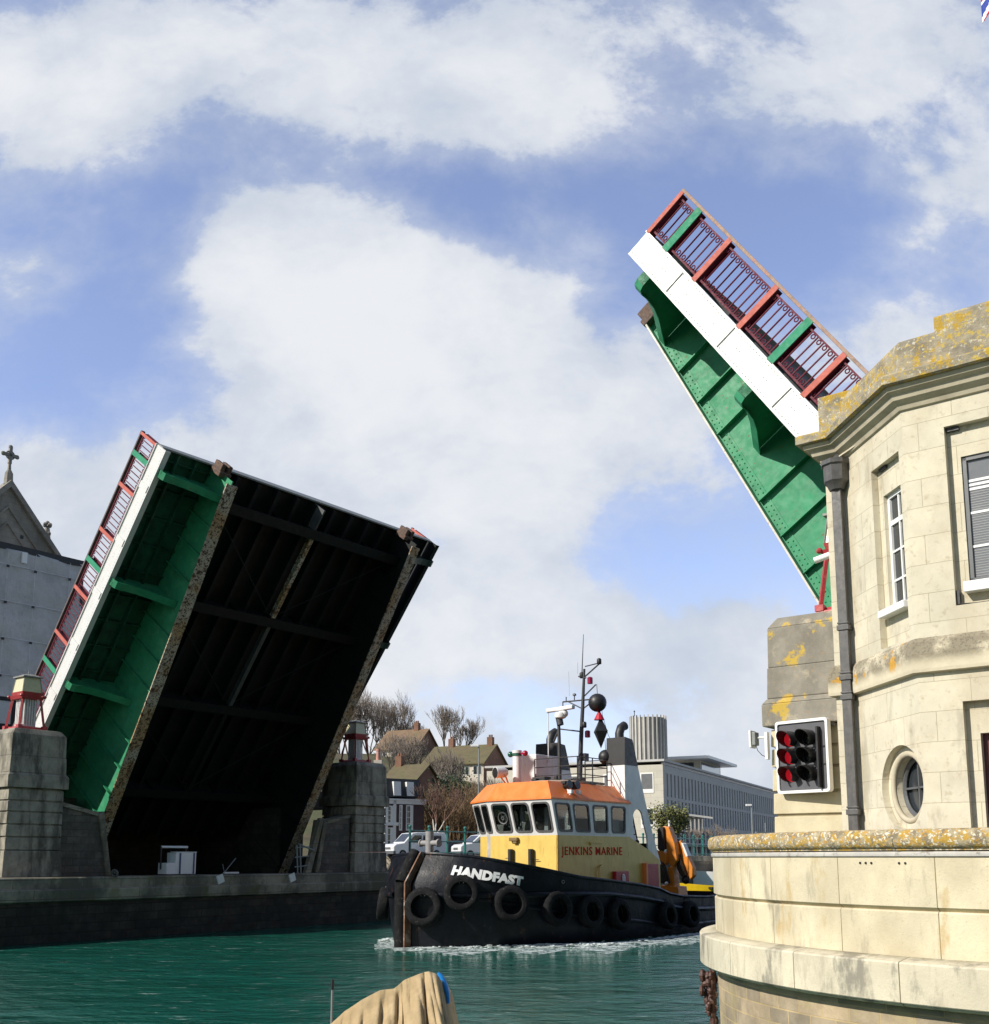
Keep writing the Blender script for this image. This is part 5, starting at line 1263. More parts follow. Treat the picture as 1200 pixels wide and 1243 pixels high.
# tyre fenders hung along the hull
def tyre(u, v, z, Rr, lab, t=None, port=False):
    if t is None:
        best = None
        for k in range(0, 700):
            tt_ = k * .02; p = hpt(tt_, z, 1, .16); X = TS0 + TAX * p.x + TAY * p.y + ZX * z; X = X - Vector((0, 0, EYE))
            F = Vector((0, math.cos(PITCH), math.sin(PITCH))); uu = 600 + CAM_F * X.x / X.dot(F)
            if best is None or abs(uu - u) < best[0]: best = (abs(uu - u), tt_)
        t = best[1]
    sd_ = -1 if port else 1
    p = hpt(t, z, sd_, .16); p2 = hpt(t + .1, z, sd_); p1 = hpt(max(0, t - .1), z, sd_); d = (p2 - p1).normalized(); nrm = Vector((-d.y, d.x, 0)) if port else Vector((d.y, -d.x, 0))
    o_ = tthing('tyre_fender', lab, 'tyre', (p.x, p.y, z), 'tyre fenders round the tug')
    m = MB(); c = Vector((0, 0, 0)); ax = (nrm + Vector((0, 0, .12))).normalized(); x = ax.orthogonal().normalized(); y = ax.cross(x); n = 36
    prof = [(.58, -.10), (.62, -.155), (.78, -.17), (.94, -.145), (1.0, -.09), (1.0, .09), (.94, .145), (.78, .17), (.62, .155), (.58, .10), (.66, .08), (.88, .09), (.9, 0), (.88, -.09), (.66, -.08)]
    vs = []
    for i in range(n):
        a = 2 * PI * i / n; dd = x * math.cos(a) + y * math.sin(a)
        for k_, (rr_, zz_) in enumerate(prof): vs.append(dd * Rr * (rr_ - (.02 if k_ in (4, 5) and i % 2 else 0)) + ax * zz_ * Rr / .5)
    kk = len(prof); m.add(vs, [(i * kk + j, ((i + 1) % n) * kk + j, ((i + 1) % n) * kk + (j + 1) % kk, i * kk + (j + 1) % kk) for i in range(n) for j in range(kk)]); m.build('tyre', MT['rubber'], o_, smooth=50)
    m = MB()
    for s_ in (-.06, .06): m.tube([nrm * -.1 + d * s_ + Vector((0, 0, min(.56, sheer(t) - z) if z < 1.2 else Rr * .9)), nrm * .02 + d * s_ + Vector((0, 0, Rr * .75)), nrm * .1 + d * s_ + Vector((0, 0, Rr * .55))], .02, 5)
    m.build('chain', MT['iron_black'], o_)


tyre(515, 0, 1.02, .57, 'foremost big tyre fender next to the bow post, rope scraps in it')
tyre(560, 0, 1.42, .53, 'tyre fender hanging right under the first letters of the name')
tyre(620, 0, 1.10, .54, 'tyre fender below the last letters of the name, dark and unlit')
tyre(676, 0, .93, .52, 'tyre fender below the front corner of the yellow wheelhouse')
tyre(716, 0, .80, .50, 'tyre fender with a worn pale inner rim, below the company lettering')
tyre(752, 0, .68, .49, 'tyre fender below the small red fire box')
tyre(810, 0, .52, .46, 'tyre fender below the crane, the larger of the aftmost two in view')
tyre(838, 0, .50, .46, 'aftmost tyre fender in view, beside the round pier')
tyre(0, 0, 1.02, .52, 'tyre fender seen edge on, on the far side of the bow post', t=.95, port=True)

# bow wave and wash along the hull
def foam():
    m = MB(); r3 = random.Random(11)
    line = [(460, 1143), (470, 1141), (480, 1144), (500, 1148), (525, 1149.5), (560, 1149.5), (600, 1149), (651, 1148), (700, 1147.5), (738, 1147), (775, 1143), (800, 1140), (825, 1137), (850, 1134)]
    for (a, b) in zip(line[:-1], line[1:]):
        n = int(abs(b[0] - a[0]) * 9)
        for k in range(n):
            f_ = (k + r3.random()) / n; u = a[0] + (b[0] - a[0]) * f_
            wide = 1.0 if u < 495 else (1.0 + .5 * math.sin(u * .09) + .4 * math.sin(u * .31 + 1)); wide = max(.15, wide)
            v = a[1] + (b[1] - a[1]) * f_ + r3.gauss(0, 1.0) * wide - .6
            if r3.random() < (.72 if u > 745 else .6 if u < 484 else .12): continue
            d = pix_dir(u, v); X = d * (-EYE / d.z); X.z = .0
            s_ = r3.uniform(.010, .036) * (1 if r3.random() < .95 else 1.6); m.ball(X + Vector((0, 0, .005 + .05 * r3.random() * max(0, 1 - abs(v - a[1]) / 2))), s_, 6, 3, (r3.uniform(1.2, 2.6), 1.2, r3.uniform(.2, .5)))
    for k in range(420):       # broken flecks spreading off the wash
        u = r3.uniform(455, 850); v = lin(u, [462, 525, 740, 850], [1145, 1151, 1149, 1137]) + abs(r3.gauss(0, 3.2)); d = pix_dir(u, v); X = d * (-EYE / d.z); X.z = 0; m.ball(X, r3.uniform(.008, .03), 5, 3, (2.5, 1, .25))
    cs = []
    for k in range(0, 161):
        f_ = k / 160; u = 458 + (850 - 458) * f_; v = lin(u, [p[0] for p in line], [p[1] for p in line]); row = []
        for dv in (-2.0, -.4, 1.5, 4.0, 8.0): d = pix_dir(u, v + dv * (1.0 + .35 * math.sin(u * .07))); X = d * (-EYE / d.z); X.z = .02 if dv in (-.4, 1.5) else .006; row.append(X)
        cs.append(row)
    for i in range(160):
        for j in range(4): m.cur = 1; m.add([cs[i][j], cs[i + 1][j], cs[i + 1][j + 1], cs[i][j + 1]], [(0, 1, 2, 3)])
    m.cur = 0
    fm = bpy.data.materials.new('thin_foam'); fm.use_nodes = True; nn, ll = nodes_of(fm); b = nn['Principled BSDF']; b.inputs['Base Color'].default_value = (.55, .62, .62, 1); b.inputs['Roughness'].default_value = .9
    tco = nn.new('ShaderNodeTexCoord'); nz_ = nn.new('ShaderNodeTexNoise'); ll.new(tco.outputs['Object'], nz_.inputs['Vector']); nz_.inputs['Scale'].default_value = 2.6; nz_.inputs['Detail'].default_value = 9; nz_.inputs['Roughness'].default_value = .72; nz_.inputs['Distortion'].default_value = .6
    rg = nn.new('ShaderNodeMapRange'); ll.new(nz_.outputs[0], rg.inputs[0]); rg.inputs[1].default_value = .44; rg.inputs[2].default_value = .60; rg.inputs[4].default_value = .85; ll.new(rg.outputs[0], b.inputs['Alpha'])
    tag(m.build('foam', [mat('white_water', (.60, .66, .66), .9, var=.1, scale=9, bump=.5), fm], smooth=80, fix=False), 'white wash along the tug waterline', 'foam', kind='stuff')


foam()


# ------------------------------------------------------------------ church and its sheeted scaffold, behind the left leaf
MT['church'] = mat('grey_church_stone', (.27, .25, .22), .85, var=.15, scale=.8, bump=.3, spec=.25, brick=dict(w=.8, h=.35, m=.008, tint=.12, mc=(.7, .68, .62)), layers=[dict(c=(.14, .13, .115), s=.6, lo=.5, hi=.7, f=.6, st=(1, 1, .4))])
MT['slate'] = mat('slate_roof', (.075, .075, .085), .7, var=.2, scale=1, bump=.3, brick=dict(w=.35, h=.25, m=.01, tint=.2, mc=(.5, .5, .5)))
MT['sheet'] = mat('scaffold_sheeting', (.50, .49, .485), .6, var=.12, scale=.5, bump=.9, bscale=1.6, bdist=.16, layers=[dict(c=(.34, .335, .34), s=.7, lo=.5, hi=.75, f=.7)])
c = bthing('church', 'grey gothic church gable with a cross on top, behind the left leaf', 'church', -29, 13.95, 0)
ap = 24.0; sl = 1.13; hw = 8.0
m = MB(); m.prism([(0, -hw, 5), (0, hw, 5), (0, hw, ap - hw * sl), (0, 0, ap), (0, -hw, ap - hw * sl)], (-.7, 0, 0)); m.build('gable_wall', MT['church'], c)
m = MB()
for s_ in (1, -1):
    m.prism([(.22, 0, ap + .02), (.22, s_ * (hw + .5), ap - (hw + .5) * sl + .02), (.22, s_ * (hw + .5), ap - (hw + .5) * sl + .42), (.22, 0, ap + .45)], (-1.1, 0, 0))
    m.prism([(.10, 0, ap - 1.25), (.10, s_ * hw, ap - 1.25 - hw * sl), (.10, s_ * hw, ap - 1.1 - hw * sl), (.10, 0, ap - 1.1)], (-.11, 0, 0)); m.prism([(.08, 0, ap - 2.2), (.08, s_ * hw, ap - 2.2 - hw * sl), (.08, s_ * hw, ap - 2.08 - hw * sl), (.08, 0, ap - 2.08)], (-.09, 0, 0))
m.build('gable_coping', MT['church'], c)
m = MB()
for k in range(1, 5):
    for s_ in (1, -1): y = s_ * .95 * k; z = ap - 1.72 - .95 * k * sl; m.box(.0, .03, y - .09, y + .09, z - .1, z + .1)
m.build('vent_hole', MT['hood'], c)
m = MB()
for s_ in (1, -1): m.prism([(-.7, 0, ap), (-.7, s_ * (hw + .4), ap - (hw + .4) * sl), (-.7, s_ * (hw + .4), ap - (hw + .4) * sl - .25), (-.7, 0, ap - .25)], (-24, 0, 0))
m.box(-24, -.7, -hw, -hw + .6, 5, ap - hw * sl); m.box(-24, -.7, hw - .6, hw, 5, ap - hw * sl); m.build('roof', MT['slate'], c)
m = MB(); m.lathe([(.28, ap + .2), (.24, ap + .9), (.11, ap + 1.15), (.09, ap + 1.5), (.13, ap + 1.55), (.06, ap + 1.62)], (-.2, 0, 0), 8)
cz = ap + 2.05; m.box(-.28, -.12, -.09, .09, cz - .5, cz + .5); m.box(-.28, -.12, -.42, .42, cz - .09, cz + .09)
for dy, dz in ((.42, 0), (-.42, 0), (0, .5)): m.ball((-.2, dy, cz + dz), .14, 8, 6, (.7, 1, 1))
m.torus((-.2, 0, cz), (1, 0, 0), .25, .05, 16, 6); m.build('cross', MT['church'], c, smooth=35)
m = MB(); y0 = 3.25; z0 = 20.55; m.lathe([(.55, z0 - 4), (.55, z0 - .5), (.45, z0 - .3), (.16, z0 + 2.0), (.10, z0 + 2.2)], (-1.4, y0, 0), 8)
for k in range(5):
    for i in range(4): a = i * PI / 2 + .3; rr_ = .44 - .065 * k; m.ball((-1.4 + rr_ * math.cos(a), y0 + rr_ * math.sin(a), z0 - .1 + .45 * k), .11, 6, 5)
for i in range(4): a = i * PI / 2 + .3; m.ball((-1.4 + .2 * math.cos(a), y0 + .2 * math.sin(a), z0 + 2.25), .13, 6, 5)
m.ball((-1.4, y0, z0 + 2.4), .13, 6, 5); m.build('pinnacle', MT['church'], c, smooth=35)

s = bthing('sheeted_scaffold', 'grey plastic sheeting over scaffolding in front of the church', 'scaffold', -26, 17.2, 0)
m = MB(); ny, nz_ = 96, 60; Yw, z0, z1 = 13.0, 6.2, 19.5
def shp(i, j):
    y = -Yw * i / ny; z = z0 + (z1 - z0) * j / nz_; b = .09 * abs(math.sin(PI * (z - z0) / 2.05)) * (.6 + .4 * math.sin(y * 1.7 + z)) + .05 * math.sin(y * 2.6 + math.sin(z * 1.3) * 2)
    return (b, y, z + (-.10 * math.sin(PI * ((-y) % 3.0) / 3.0) if j == nz_ else 0))
m.add([shp(i, j) for j in range(nz_ + 1) for i in range(ny + 1)], [(j * (ny + 1) + i, j * (ny + 1) + i + 1, (j + 1) * (ny + 1) + i + 1, (j + 1) * (ny + 1) + i) for j in range(nz_) for i in range(ny)])
o = m.build('sheeting', MT['sheet'], s, smooth=80); sf = o.modifiers.new('film', 'SOLIDIFY'); sf.thickness = .01
m = MB(); m.prism([(.05, -13, 19.35), (.05, 0.05, 19.35), (.05, .05, 19.72), (.05, -13, 19.72)], (-.2, 0, 0)); m.box(-2.2, .0, -.1, .05, 6, 19.6); m.build('edge_strip', MT['black'], s)
m = MB()
for k in range(1, 7):
    z = 6.2 + 2.05 * k; m.tube([(.14, -13, z), (.14, 0, z)], .022, 5)
for y_ in (-.9, -3.0, -4.6): m.tube([(.13, y_, 6.2), (.13, y_, 19.4)], .012, 4)
m.build('seam', mat('pale_sheet_seam', (.62, .62, .64), .5, bump=0), s)
for k in range(2, 7):
    for y in (-.9, -3.0, -4.6): m = MB(); m.box(.12, .19, y - .07, y + .07, 6.2 + 2.05 * k - .16, 6.2 + 2.05 * k - .04); m.build('tie', MT['black'], s)
m = MB(); m.box(.12, .2, -3.85, -3.55, 18.75, 19.35); m.build('loose_patch', MT['white'], s)
for yy in (-.2, -4, -8, -12):
    m = MB(); m.tube([(-.1, yy, 5), (-.1, yy, 19.6)], .04, 6); m.build('standard', MT['steel_grey'], s)
s = bthing('site_board', 'white board with faint red and grey lettering behind the left lantern', 'sign', -10, 5.12, 4.9)
m = MB(); m.box(-.05, 0, -2.2, 0, 2.72, 3.62); bd = m.build('board', MT['white_frame'], s)
m = MB(); m.box(-.06, .02, -2.3, .10, 3.62, 3.78); m.box(-.08, .02, .0, .16, .0, 3.75); m.box(-.08, 0, -2.3, -2.2, 0, 3.75); m.box(-.06, .0, -2.3, .1, 2.3, 2.72); m.build('frame', MT['black'], s)
put_text('lettering', 'MJ', .42, MT['darkred'], bd, frame3((.006, -.95, 3.15), Vector((0, 1, 0)), Vector((0, 0, 1)), Vector((1, 0, 0))), extrude=.003)

# ------------------------------------------------------------------ trees
MT['bark'] = mat('grey_bark', (.11, .095, .08), .9, var=.25, scale=3, bump=.4)
MT['twig'] = mat('grey_brown_twigs', (.21, .175, .145), .9, var=.2, scale=2, bump=0)
MT['twig_red'] = mat('red_brown_twigs', (.15, .085, .062), .9, var=.2, scale=2, bump=0)
MT['birch'] = mat('pale_birch_bark', (.42, .38, .32), .8, var=.25, scale=3, bump=.3, layers=[dict(c=(.1, .08, .07), s=5, lo=.6, hi=.7, f=.8)])
MT['ivy'] = mat('ivy_leaves', (.032, .052, .016), .6, var=.4, scale=2, bump=0)
MT['olive'] = mat('olive_leaves', (.13, .135, .035), .6, var=.4, scale=2, bump=0)
MT['scrub'] = mat('brown_scrub_twigs', (.17, .11, .055), .9, var=.35, scale=.8, bump=0)


def bare_tree(name, label, x, y, z, h, seed, spread=.55, tw=MT['twig'], bk=MT['bark'], trunk_f=.28, levels=5, kids=3, r0=.22, tmin=.02, group='bare trees on the far hillside', lean=(0, 0), fan=0):
    g = random.Random(seed); o = thing(name, label, 'tree', (x, y, z), 0, group)
    mt_, mc = MB(), MB()

    def grow(p, d, ln, r, lv):
        n = 3; pts = [p]; dd = d.copy(); q = p.copy()
        for i in range(n):
            dd = (dd + Vector((g.gauss(0, .10), g.gauss(0, .10), .15))).normalized(); q = q + dd * ln / n; pts.append(q.copy())
        tgt = mt_ if lv >= levels - 1 else mc
        tgt.tube(pts, [r * (1 - .4 * i / n) for i in range(n + 1)], 6 if lv >= levels - 1 else 3, False)
        if lv == 0: return
        k = kids + (1 if g.random() < .4 else 0)
        for i in range(k):
            a = 2 * PI * (i + g.random() * .7) / k; sp = spread * g.uniform(.6, 1.25)
            ax = dd.orthogonal().normalized(); ay = dd.cross(ax)
            nd = (dd + (ax * math.cos(a) + ay * math.sin(a)) * sp).normalized()
            st = pts[-1] if i < 2 or lv > 3 else pts[-2]
            grow(st, nd, ln * g.uniform(.62, .85), max(tmin, r * .55), lv - 1)
    if fan:                                # several stems fanning out from low down
        for i in range(fan):
            a = 2 * PI * (i + g.random()) / fan; k_ = g.uniform(.18, .55); grow(Vector((.15 * math.cos(a), .15 * math.sin(a), -.3)), Vector((k_ * math.cos(a), k_ * math.sin(a), 1)).normalized(), h * trunk_f * g.uniform(.8, 1.15), r0 * .6, levels)
    else: grow(Vector((0, 0, -.3)), Vector((lean[0], lean[1], 1)).normalized(), h * trunk_f, r0, levels)
    mt_.build('trunk', bk, o, smooth=60, fix=False); mc.build('crown', tw, o, fix=False)
    return o


def leaf_cloud(mb, c, rx, ry, rz, n, size, g, clumps=14):
    cs = []
    for k in range(clumps):
        v = Vector((g.gauss(0, 1), g.gauss(0, 1), g.gauss(0, 1))).normalized() * g.uniform(.35, .95); cs.append((Vector((v.x * rx, v.y * ry, v.z * rz)), g.uniform(.28, .5)))
    for k in range(n):
        cc, rr_ = g.choice(cs); v = Vector((g.gauss(0, .5) * rr_ * rx, g.gauss(0, .5) * rr_ * ry, g.gauss(0, .5) * rr_ * rz)); p = Vector(c) + cc + v
        a = Vector((g.gauss(0, 1), g.gauss(0, 1), g.gauss(0, .6))).normalized(); b = a.orthogonal().normalized(); s_ = size * g.uniform(.6, 1.4); mb.add([p + a * s_, p + b * s_ * .6, p - a * s_, p - b * s_ * .6], [(0, 1, 2, 3)])


def leafy(name, label, x, y, z, h, rx, rz, n, size, seed, mm, trunk_h, cat='tree', group=None):
    g = random.Random(seed); o = thing(name, label, cat, (x, y, z), 0, group)
    m = MB(); m.tube([(0, 0, -.2), (.05, 0, trunk_h * .6), (0, .05, h * .75)], [.14, .1, .05], 7)
    for k in range(6): a = k * 1.05; m.tube([(0, 0, trunk_h * (.7 + .05 * k)), (rx * .5 * math.cos(a), rx * .5 * math.sin(a), h * .7)], [.06, .02], 5)
    m.build('trunk', MT['bark'], o, smooth=60, fix=False)
    m = MB(); leaf_cloud(m, (0, 0, h - rz), rx, rx, rz, n, size, g); m.build('crown', mm, o, fix=False); return o


def bush(label, x, y, z, w_, h, seed, mm, group='bare scrub on the hillside'):
    g = random.Random(seed); o = thing('bare_bush', label, 'bush', (x, y, z), 0, group); m = MB()
    for k in range(210):
        a = g.uniform(0, 2 * PI); rr_ = w_ * .3 * g.random(); p = Vector((rr_ * math.cos(a), rr_ * math.sin(a), -.4)); tip = Vector((math.cos(a) * w_ * .55 * g.random() + g.gauss(0, .2), math.sin(a) * w_ * .5 * g.random(), h * g.uniform(.55, 1.0)))
        mid = (p + tip) / 2 + Vector((g.gauss(0, .15), g.gauss(0, .15), .2)); m.tube([p, mid, tip], [.04, .03, .015], 3, False)
        for j in range(5):
            s_ = mid.lerp(tip, g.random()); m.tube([s_, s_ + Vector((g.gauss(0, .4), g.gauss(0, .4), g.uniform(.2, .8)))], [.022, .012], 3, False)
    m.build('branches', mm, o, fix=False); return o


def ground_at(u, y): x = at(u, 1000, y).x; return x, y, hill_z(x, y)


for i, (u, y, h, lab) in enumerate(((500, 146, 11.5, 'bare tree covering the right gable of the brown roofed house'), (486, 140, 10.5, 'bare tree in front of the brown roofed house, left of its gable'), (516, 132, 10.0, 'slim bare tree between the two mossy roofs'), (545, 136, 11.0, 'bare tree in the middle of the terrace front'), (590, 128, 9.5, 'bare tree by the brick end of the terrace'), (558, 118, 8.5, 'bare tree above the right white van'), (446, 174, 13.0, 'bare tree between the far lantern and the brown roof'), (478, 178, 13.5, 'broad bare tree just left of the brown roof ridge'), (421, 172, 14.0, 'tall bare tree touching the far girder of the left leaf'), (530, 128, 11.0, 'tall bare tree in front of the left end of the mossy terrace'), (572, 122, 9.5, 'bare tree in front of the terrace windows, below the street lamp'), (432, 182, 15.5, 'bare tree directly behind the far lantern'), (462, 186, 14.0, 'wide bare tree on the hilltop left of the brown roof'), (492, 184, 11.5, 'bare tree behind the ridge of the brown roofed house'), (410, 178, 12.5, 'bare tree at the edge of the raised left leaf'), (540, 176, 13.2, 'bare tree rising above the middle of the mossy roofed terrace'), (562, 180, 10.8, 'small bare tree above the right end of the mossy roofed terrace'))):
    x, yy, z = ground_at(u, y); bare_tree('bare_tree', lab, x, yy, z, h * (.78 if u < 490 else .66 if y > 170 else .66), 20 + i, .42, r0=.22, tmin=.026, levels=4, kids=3, trunk_f=.30, fan=6)
x, yy, z = ground_at(523, 99)[0], 99, 2.5
bare_tree('birch_tree', 'pale stemmed birch with reddish twigs right of the white house', x, yy, z, 7.6, 51, .50, tw=MT['twig_red'], bk=MT['birch'], levels=5, r0=.20, tmin=.022, group=None, lean=(.12, 0))
x = at(548, 1000, 112).x; leafy('ivy_tree', 'ivy covered dark green tree in front of the mossy roofed terrace', x, 112, hill_z(x, 112) + .2, 9.0, 2.3, 3.6, 4200, .14, 5, MT['ivy'], 4)
x = at(497, 1000, 125).x; leafy('ivy_tree', 'dark green shrubby tree under the gable of the brown roofed house', x, 125, hill_z(x, 125), 6.0, 1.9, 2.2, 2200, .14, 8, MT['ivy'], 3)
x = at(812, 1000, 92).x; leafy('evergreen_tree', 'round olive green tree in front of the pale end of the office block', x, 92, 2.5, 4.9, 1.7, 1.75, 3600, .11, 9, MT['olive'], 2)
bl = ['brown bare bush right of the birch, low by the vans', 'brown bare bush in the middle of the hillside', 'tall bare bush below the left end of the terrace', 'bare bush close to the orange wheelhouse roof', 'bare bush below the brick gable of the terrace', 'bare bush left of the birch above the white house']
for i, (u, y, w_, h) in enumerate(((552, 104, 6.5, 6.6), (566, 110, 7, 7.6), (534, 113, 6.5, 7.2), (582, 106, 6.5, 6.8), (590, 118, 7, 7.2), (508, 116, 5.5, 6.0))):
    x, yy, z = ground_at(u, y); bush(bl[i], x, yy, z, w_, h, 60 + i, MT['scrub'])
for i, (u, y) in enumerate(((868, 122), (890, 126), (846, 118))):
    x = at(u, 1000, y).x; bare_tree('street_tree', ('small bare tree before the office block windows, middle of three', 'small bare tree before the office block windows, nearest the lamp post', 'small bare tree before the dark glazed entrance')[i], x, y, 2.5, 4.6, 80 + i, .6, r0=.08, tmin=.018, levels=4, group='small street trees by the office block')

# ------------------------------------------------------------------ houses on the hill
MT['moss_roof'] = mat('mossy_tile_roof', (.13, .105, .055), .9, var=.2, scale=1, bump=.4, bscale=8, layers=[dict(c=(.10, .105, .04), s=.5, lo=.48, hi=.68, f=.45), dict(c=(.07, .06, .04), s=2, lo=.5, hi=.7, f=.5)])
MT['brown_roof'] = mat('brown_tile_roof', (.19, .125, .075), .9, var=.15, scale=1, bump=.4, bscale=8, layers=[dict(c=(.13, .12, .05), s=.4, lo=.5, hi=.7, f=.6)])
MT['render'] = mat('cream_render', (.52, .47, .40), .85, var=.12, scale=.8, bump=.2)
MT['brick'] = mat('brown_brick', (.19, .10, .065), .85, var=.15, scale=1, bump=.3, brick=dict(w=.22, h=.075, m=.01, tint=.15, mc=(.9, .85, .8)))


def gabled(name, label, p0, p1, y, depth, eave, ridge, wall_m, roof_m, gable_m, base, nwin, chim=(), yaw=-24):
    """a gabled house between photo columns p0 and p1, y metres away; heights are above the water."""
    x0, x1 = at(p0, 1000, y).x, at(p1, 1000, y).x; o = thing(name, label, 'house', (x0, y, base), R(yaw)); Wd = (x1 - x0) * .92; e, r_ = eave - base, ridge - base
    m = MB(); m.box(0, Wd, 0, depth, -1, e); m.build('wall', wall_m, o)
    m = MB()
    for xx in (-.01, Wd - .19): m.prism([(xx, 0, e - .01), (xx, depth, e - .01), (xx, depth / 2, r_ - .1)], (.2, 0, 0))
    m.box(Wd + .005, Wd + .03, .0, depth, -1, e); m.build('gable', gable_m, o)
    m = MB(); k = (r_ - e) / (depth / 2)
    m.prism([(-.3, -.4, e - .4 * k), (-.3, depth / 2, r_), (-.3, depth + .4, e - .4 * k), (-.3, depth + .4, e - .4 * k - .18), (-.3, depth / 2, r_ - .2), (-.3, -.4, e - .4 * k - .18)], (Wd + .6, 0, 0)); rf = m.build('roof', roof_m, o)
    for cx in chim: m = MB(); m.box(cx - .4, cx + .4, depth / 2 - .4, depth / 2 + .4, r_ - .6, r_ + 1.0); m.box(cx - .25, cx - .05, depth / 2 - .1, depth / 2 + .1, r_ + 1, r_ + 1.35); m.box(cx + .08, cx + .28, depth / 2 - .1, depth / 2 + .1, r_ + 1, r_ + 1.35); m.build('chimney', MT['brick'], rf)
    for i in range(nwin):
        cx = Wd * (i + .5) / nwin
        for zz in (e - 1.9, e - 4.4):
            if zz < .3: continue
            m = MB(); m.box(cx - .65, cx + .65, -.06, .0, zz, zz + 1.25); wi = m.build('window', MT['white_frame'], o); m = MB()
            for sx in (-.58, .04): m.box(cx + sx, cx + sx + .54, -.075, -.055, zz + .08, zz + 1.17)
            m.build('pane', MT['pane'], wi)
    return o


gabled('hill_house', 'brown roofed house on the hill behind the far pillar', 455, 514, 165, 8, 19.3, 22.4, MT['render'], MT['brown_roof'], MT['brick'], 15.5, 3, (5.0,))
gabled('hill_house', 'long terrace with a mossy roof and brick gable left of the tug funnel', 513, 601, 150, 8, 15.6, 18.3, MT['render'], MT['moss_roof'], MT['brick'], 10.0, 5, (2.5, 8.6))
gabled('hill_house', 'low house with a dark mossy roof just right of the far pillar', 462, 510, 122, 7, 11.0, 13.2, MT['brick'], MT['moss_roof'], MT['brick'], 6.0, 2, (.4,))
gabled('hill_house', 'red brown roofed cottage glimpsed left of the far lantern', 398, 424, 118, 6, 11.6, 13.4, MT['render'], mat('red_tile_roof', (.20, .07, .04), .9, var=.2, bump=.3), MT['brick'], 7.0, 2)
c = at(459, 905, 108); o = thing('chimney_stack', 'pink clay chimney pot right of the far lantern', 'chimney', (c.x, 108, 10)); m = MB(); m.box(-.4, .4, -.4, .4, -3, 2.2); m.build('stack', MT['render'], o); m = MB(); m.lathe([(.22, 2.2), (.17, 3.1), (.22, 3.15), (.22, 3.35)], (0, 0, 0), 12); m.build('pot', mat('pink_clay', (.48, .24, .19), .8, bump=.1), o, smooth=40)

# white trimmed house with the black mansard roof
Y = 100; hx = at(466, 1000, Y).x; hx1 = at(513, 1000, Y).x; o = thing('mansard_house', 'brick house with white window trim, black mansard roof and two dormers', 'house', (hx, Y, 2.5), R(33)); Wd = (hx1 - hx) * 1.18
zz = lambda v: at(490, v, Y).z - 2.5
ze = zz(971); zt_ = zz(944)
MT['dark_brick'] = mat('purple_brick', (.085, .052, .055), .85, var=.15, scale=1, bump=.3)
m = MB(); m.box(0, Wd, 0, 7, 0, ze); m.build('wall', MT['dark_brick'], o)
m = MB(); m.taper((Wd / 2, 3.5), ze + .32, zt_, Wd / 2 + .05, 3.55, Wd / 2 - .35, 3.0); m.build('roof', MT['slate'] if False else mat('black_slate', (.018, .019, .021), .6, var=.3, scale=2, bump=.3), o)
m = MB(); m.box(-.15, Wd + .2, -.2, 7.2, ze, ze + .15); m.box(-.08, Wd + .12, -.12, 7.1, ze - .34, ze); m.build('cornice', MT['white_frame'], o)
m = MB(); m.box(-.02, .32, -.15, .2, 0, ze); m.box(.9, 1.2, -.12, .1, 0, ze); m.box(-.2, 1.4, -.25, .0, ze * .55, ze * .55 + .3); m.build('pilaster', MT['white_frame'], o)
for x0, x1, z0, z1 in ((1.62, 1.80, ze - 2.7, ze - .5), (2.35, 2.95, ze - 2.7, ze - .5), (.35, .85, ze - 2.2, ze - .6), (.35, .85, .4, ze * .5)):
    m = MB(); m.box(x0 - .07, x1 + .07, -.10, 0, z0 - .12, z1 + .08); wi = m.build('window', MT['white_frame'], o); m = MB(); n = 2 if x1 - x0 > .6 else 1; 
    for a in range(n):
        for b in range(4): w_ = (x1 - x0) / n; h_ = (z1 - z0) / 4; m.box(x0 + a * w_ * .55 + .03, x0 + a * w_ * .55 + w_ * .5, -.115, -.09, z0 + b * h_ + .03, z0 + (b + 1) * h_ - .03)
    m.build('pane', MT['pane'], wi)
for x in (1.35, 2.75):
    m = MB(); m.prism([(x - .38, -.06, ze + .45), (x + .38, -.06, ze + .45), (x + .38, .05, zt_ - .3), (x - .38, .05, zt_ - .3)], (0, .7, 0)); m.build('dormer', MT['white_frame'], o)

# ------------------------------------------------------------------ office block, roof house, round tower
MT['office'] = mat('pale_office_stone', (.50, .475, .40), .8, var=.06, scale=.5, bump=.2, brick=dict(w=1.6, h=.8, m=.012, tint=.05, mc=(.75, .72, .66)))
MT['office_grey'] = mat('grey_concrete_fins', (.45, .445, .43), .8, var=.05, scale=.5, bump=.15)
MT['office_glass'] = mat('grey_office_glass', (.23, .235, .24), .15, var=.2, scale=.3, bump=0)
ga = R(90 - 25.8); g0 = at(806, 1000, 130)
b = thing('office_block', 'long pale office block with rows of narrow windows, behind the tug', 'building', (g0.x, 130, 2.5), ga)
Ht, Lo = 11.6, 80.0
m = MB(); m.box(.6, Lo, .45, 24, 0, Ht - .4); m.box(0, .6, 0, 24, 0, Ht - .4); m.build('wall', MT['office'], b)
m = MB(); m.box(.6, Lo, .02, .45, Ht - 1.4, Ht - .42); m.box(.6, Lo, .02, .45, 6.95, 7.35); m.box(.6, Lo, .02, .45, 3.55, 4.1); m.build('spandrel', MT['office_grey'], b)
m = MB(); m.box(-.25, Lo, -.25, 24.2, Ht - .02, Ht + .25); m.build('roof', MT['office_grey'], b); m = MB(); m.box(-.02, Lo, -.03, .2, Ht - .40, Ht - .03); m.build('roof_dark_band', MT['frame_grey'], b)  # dark grey strip just below the roof edge
pitch = 1.62; fin_m = win_m = None
nmod = 48
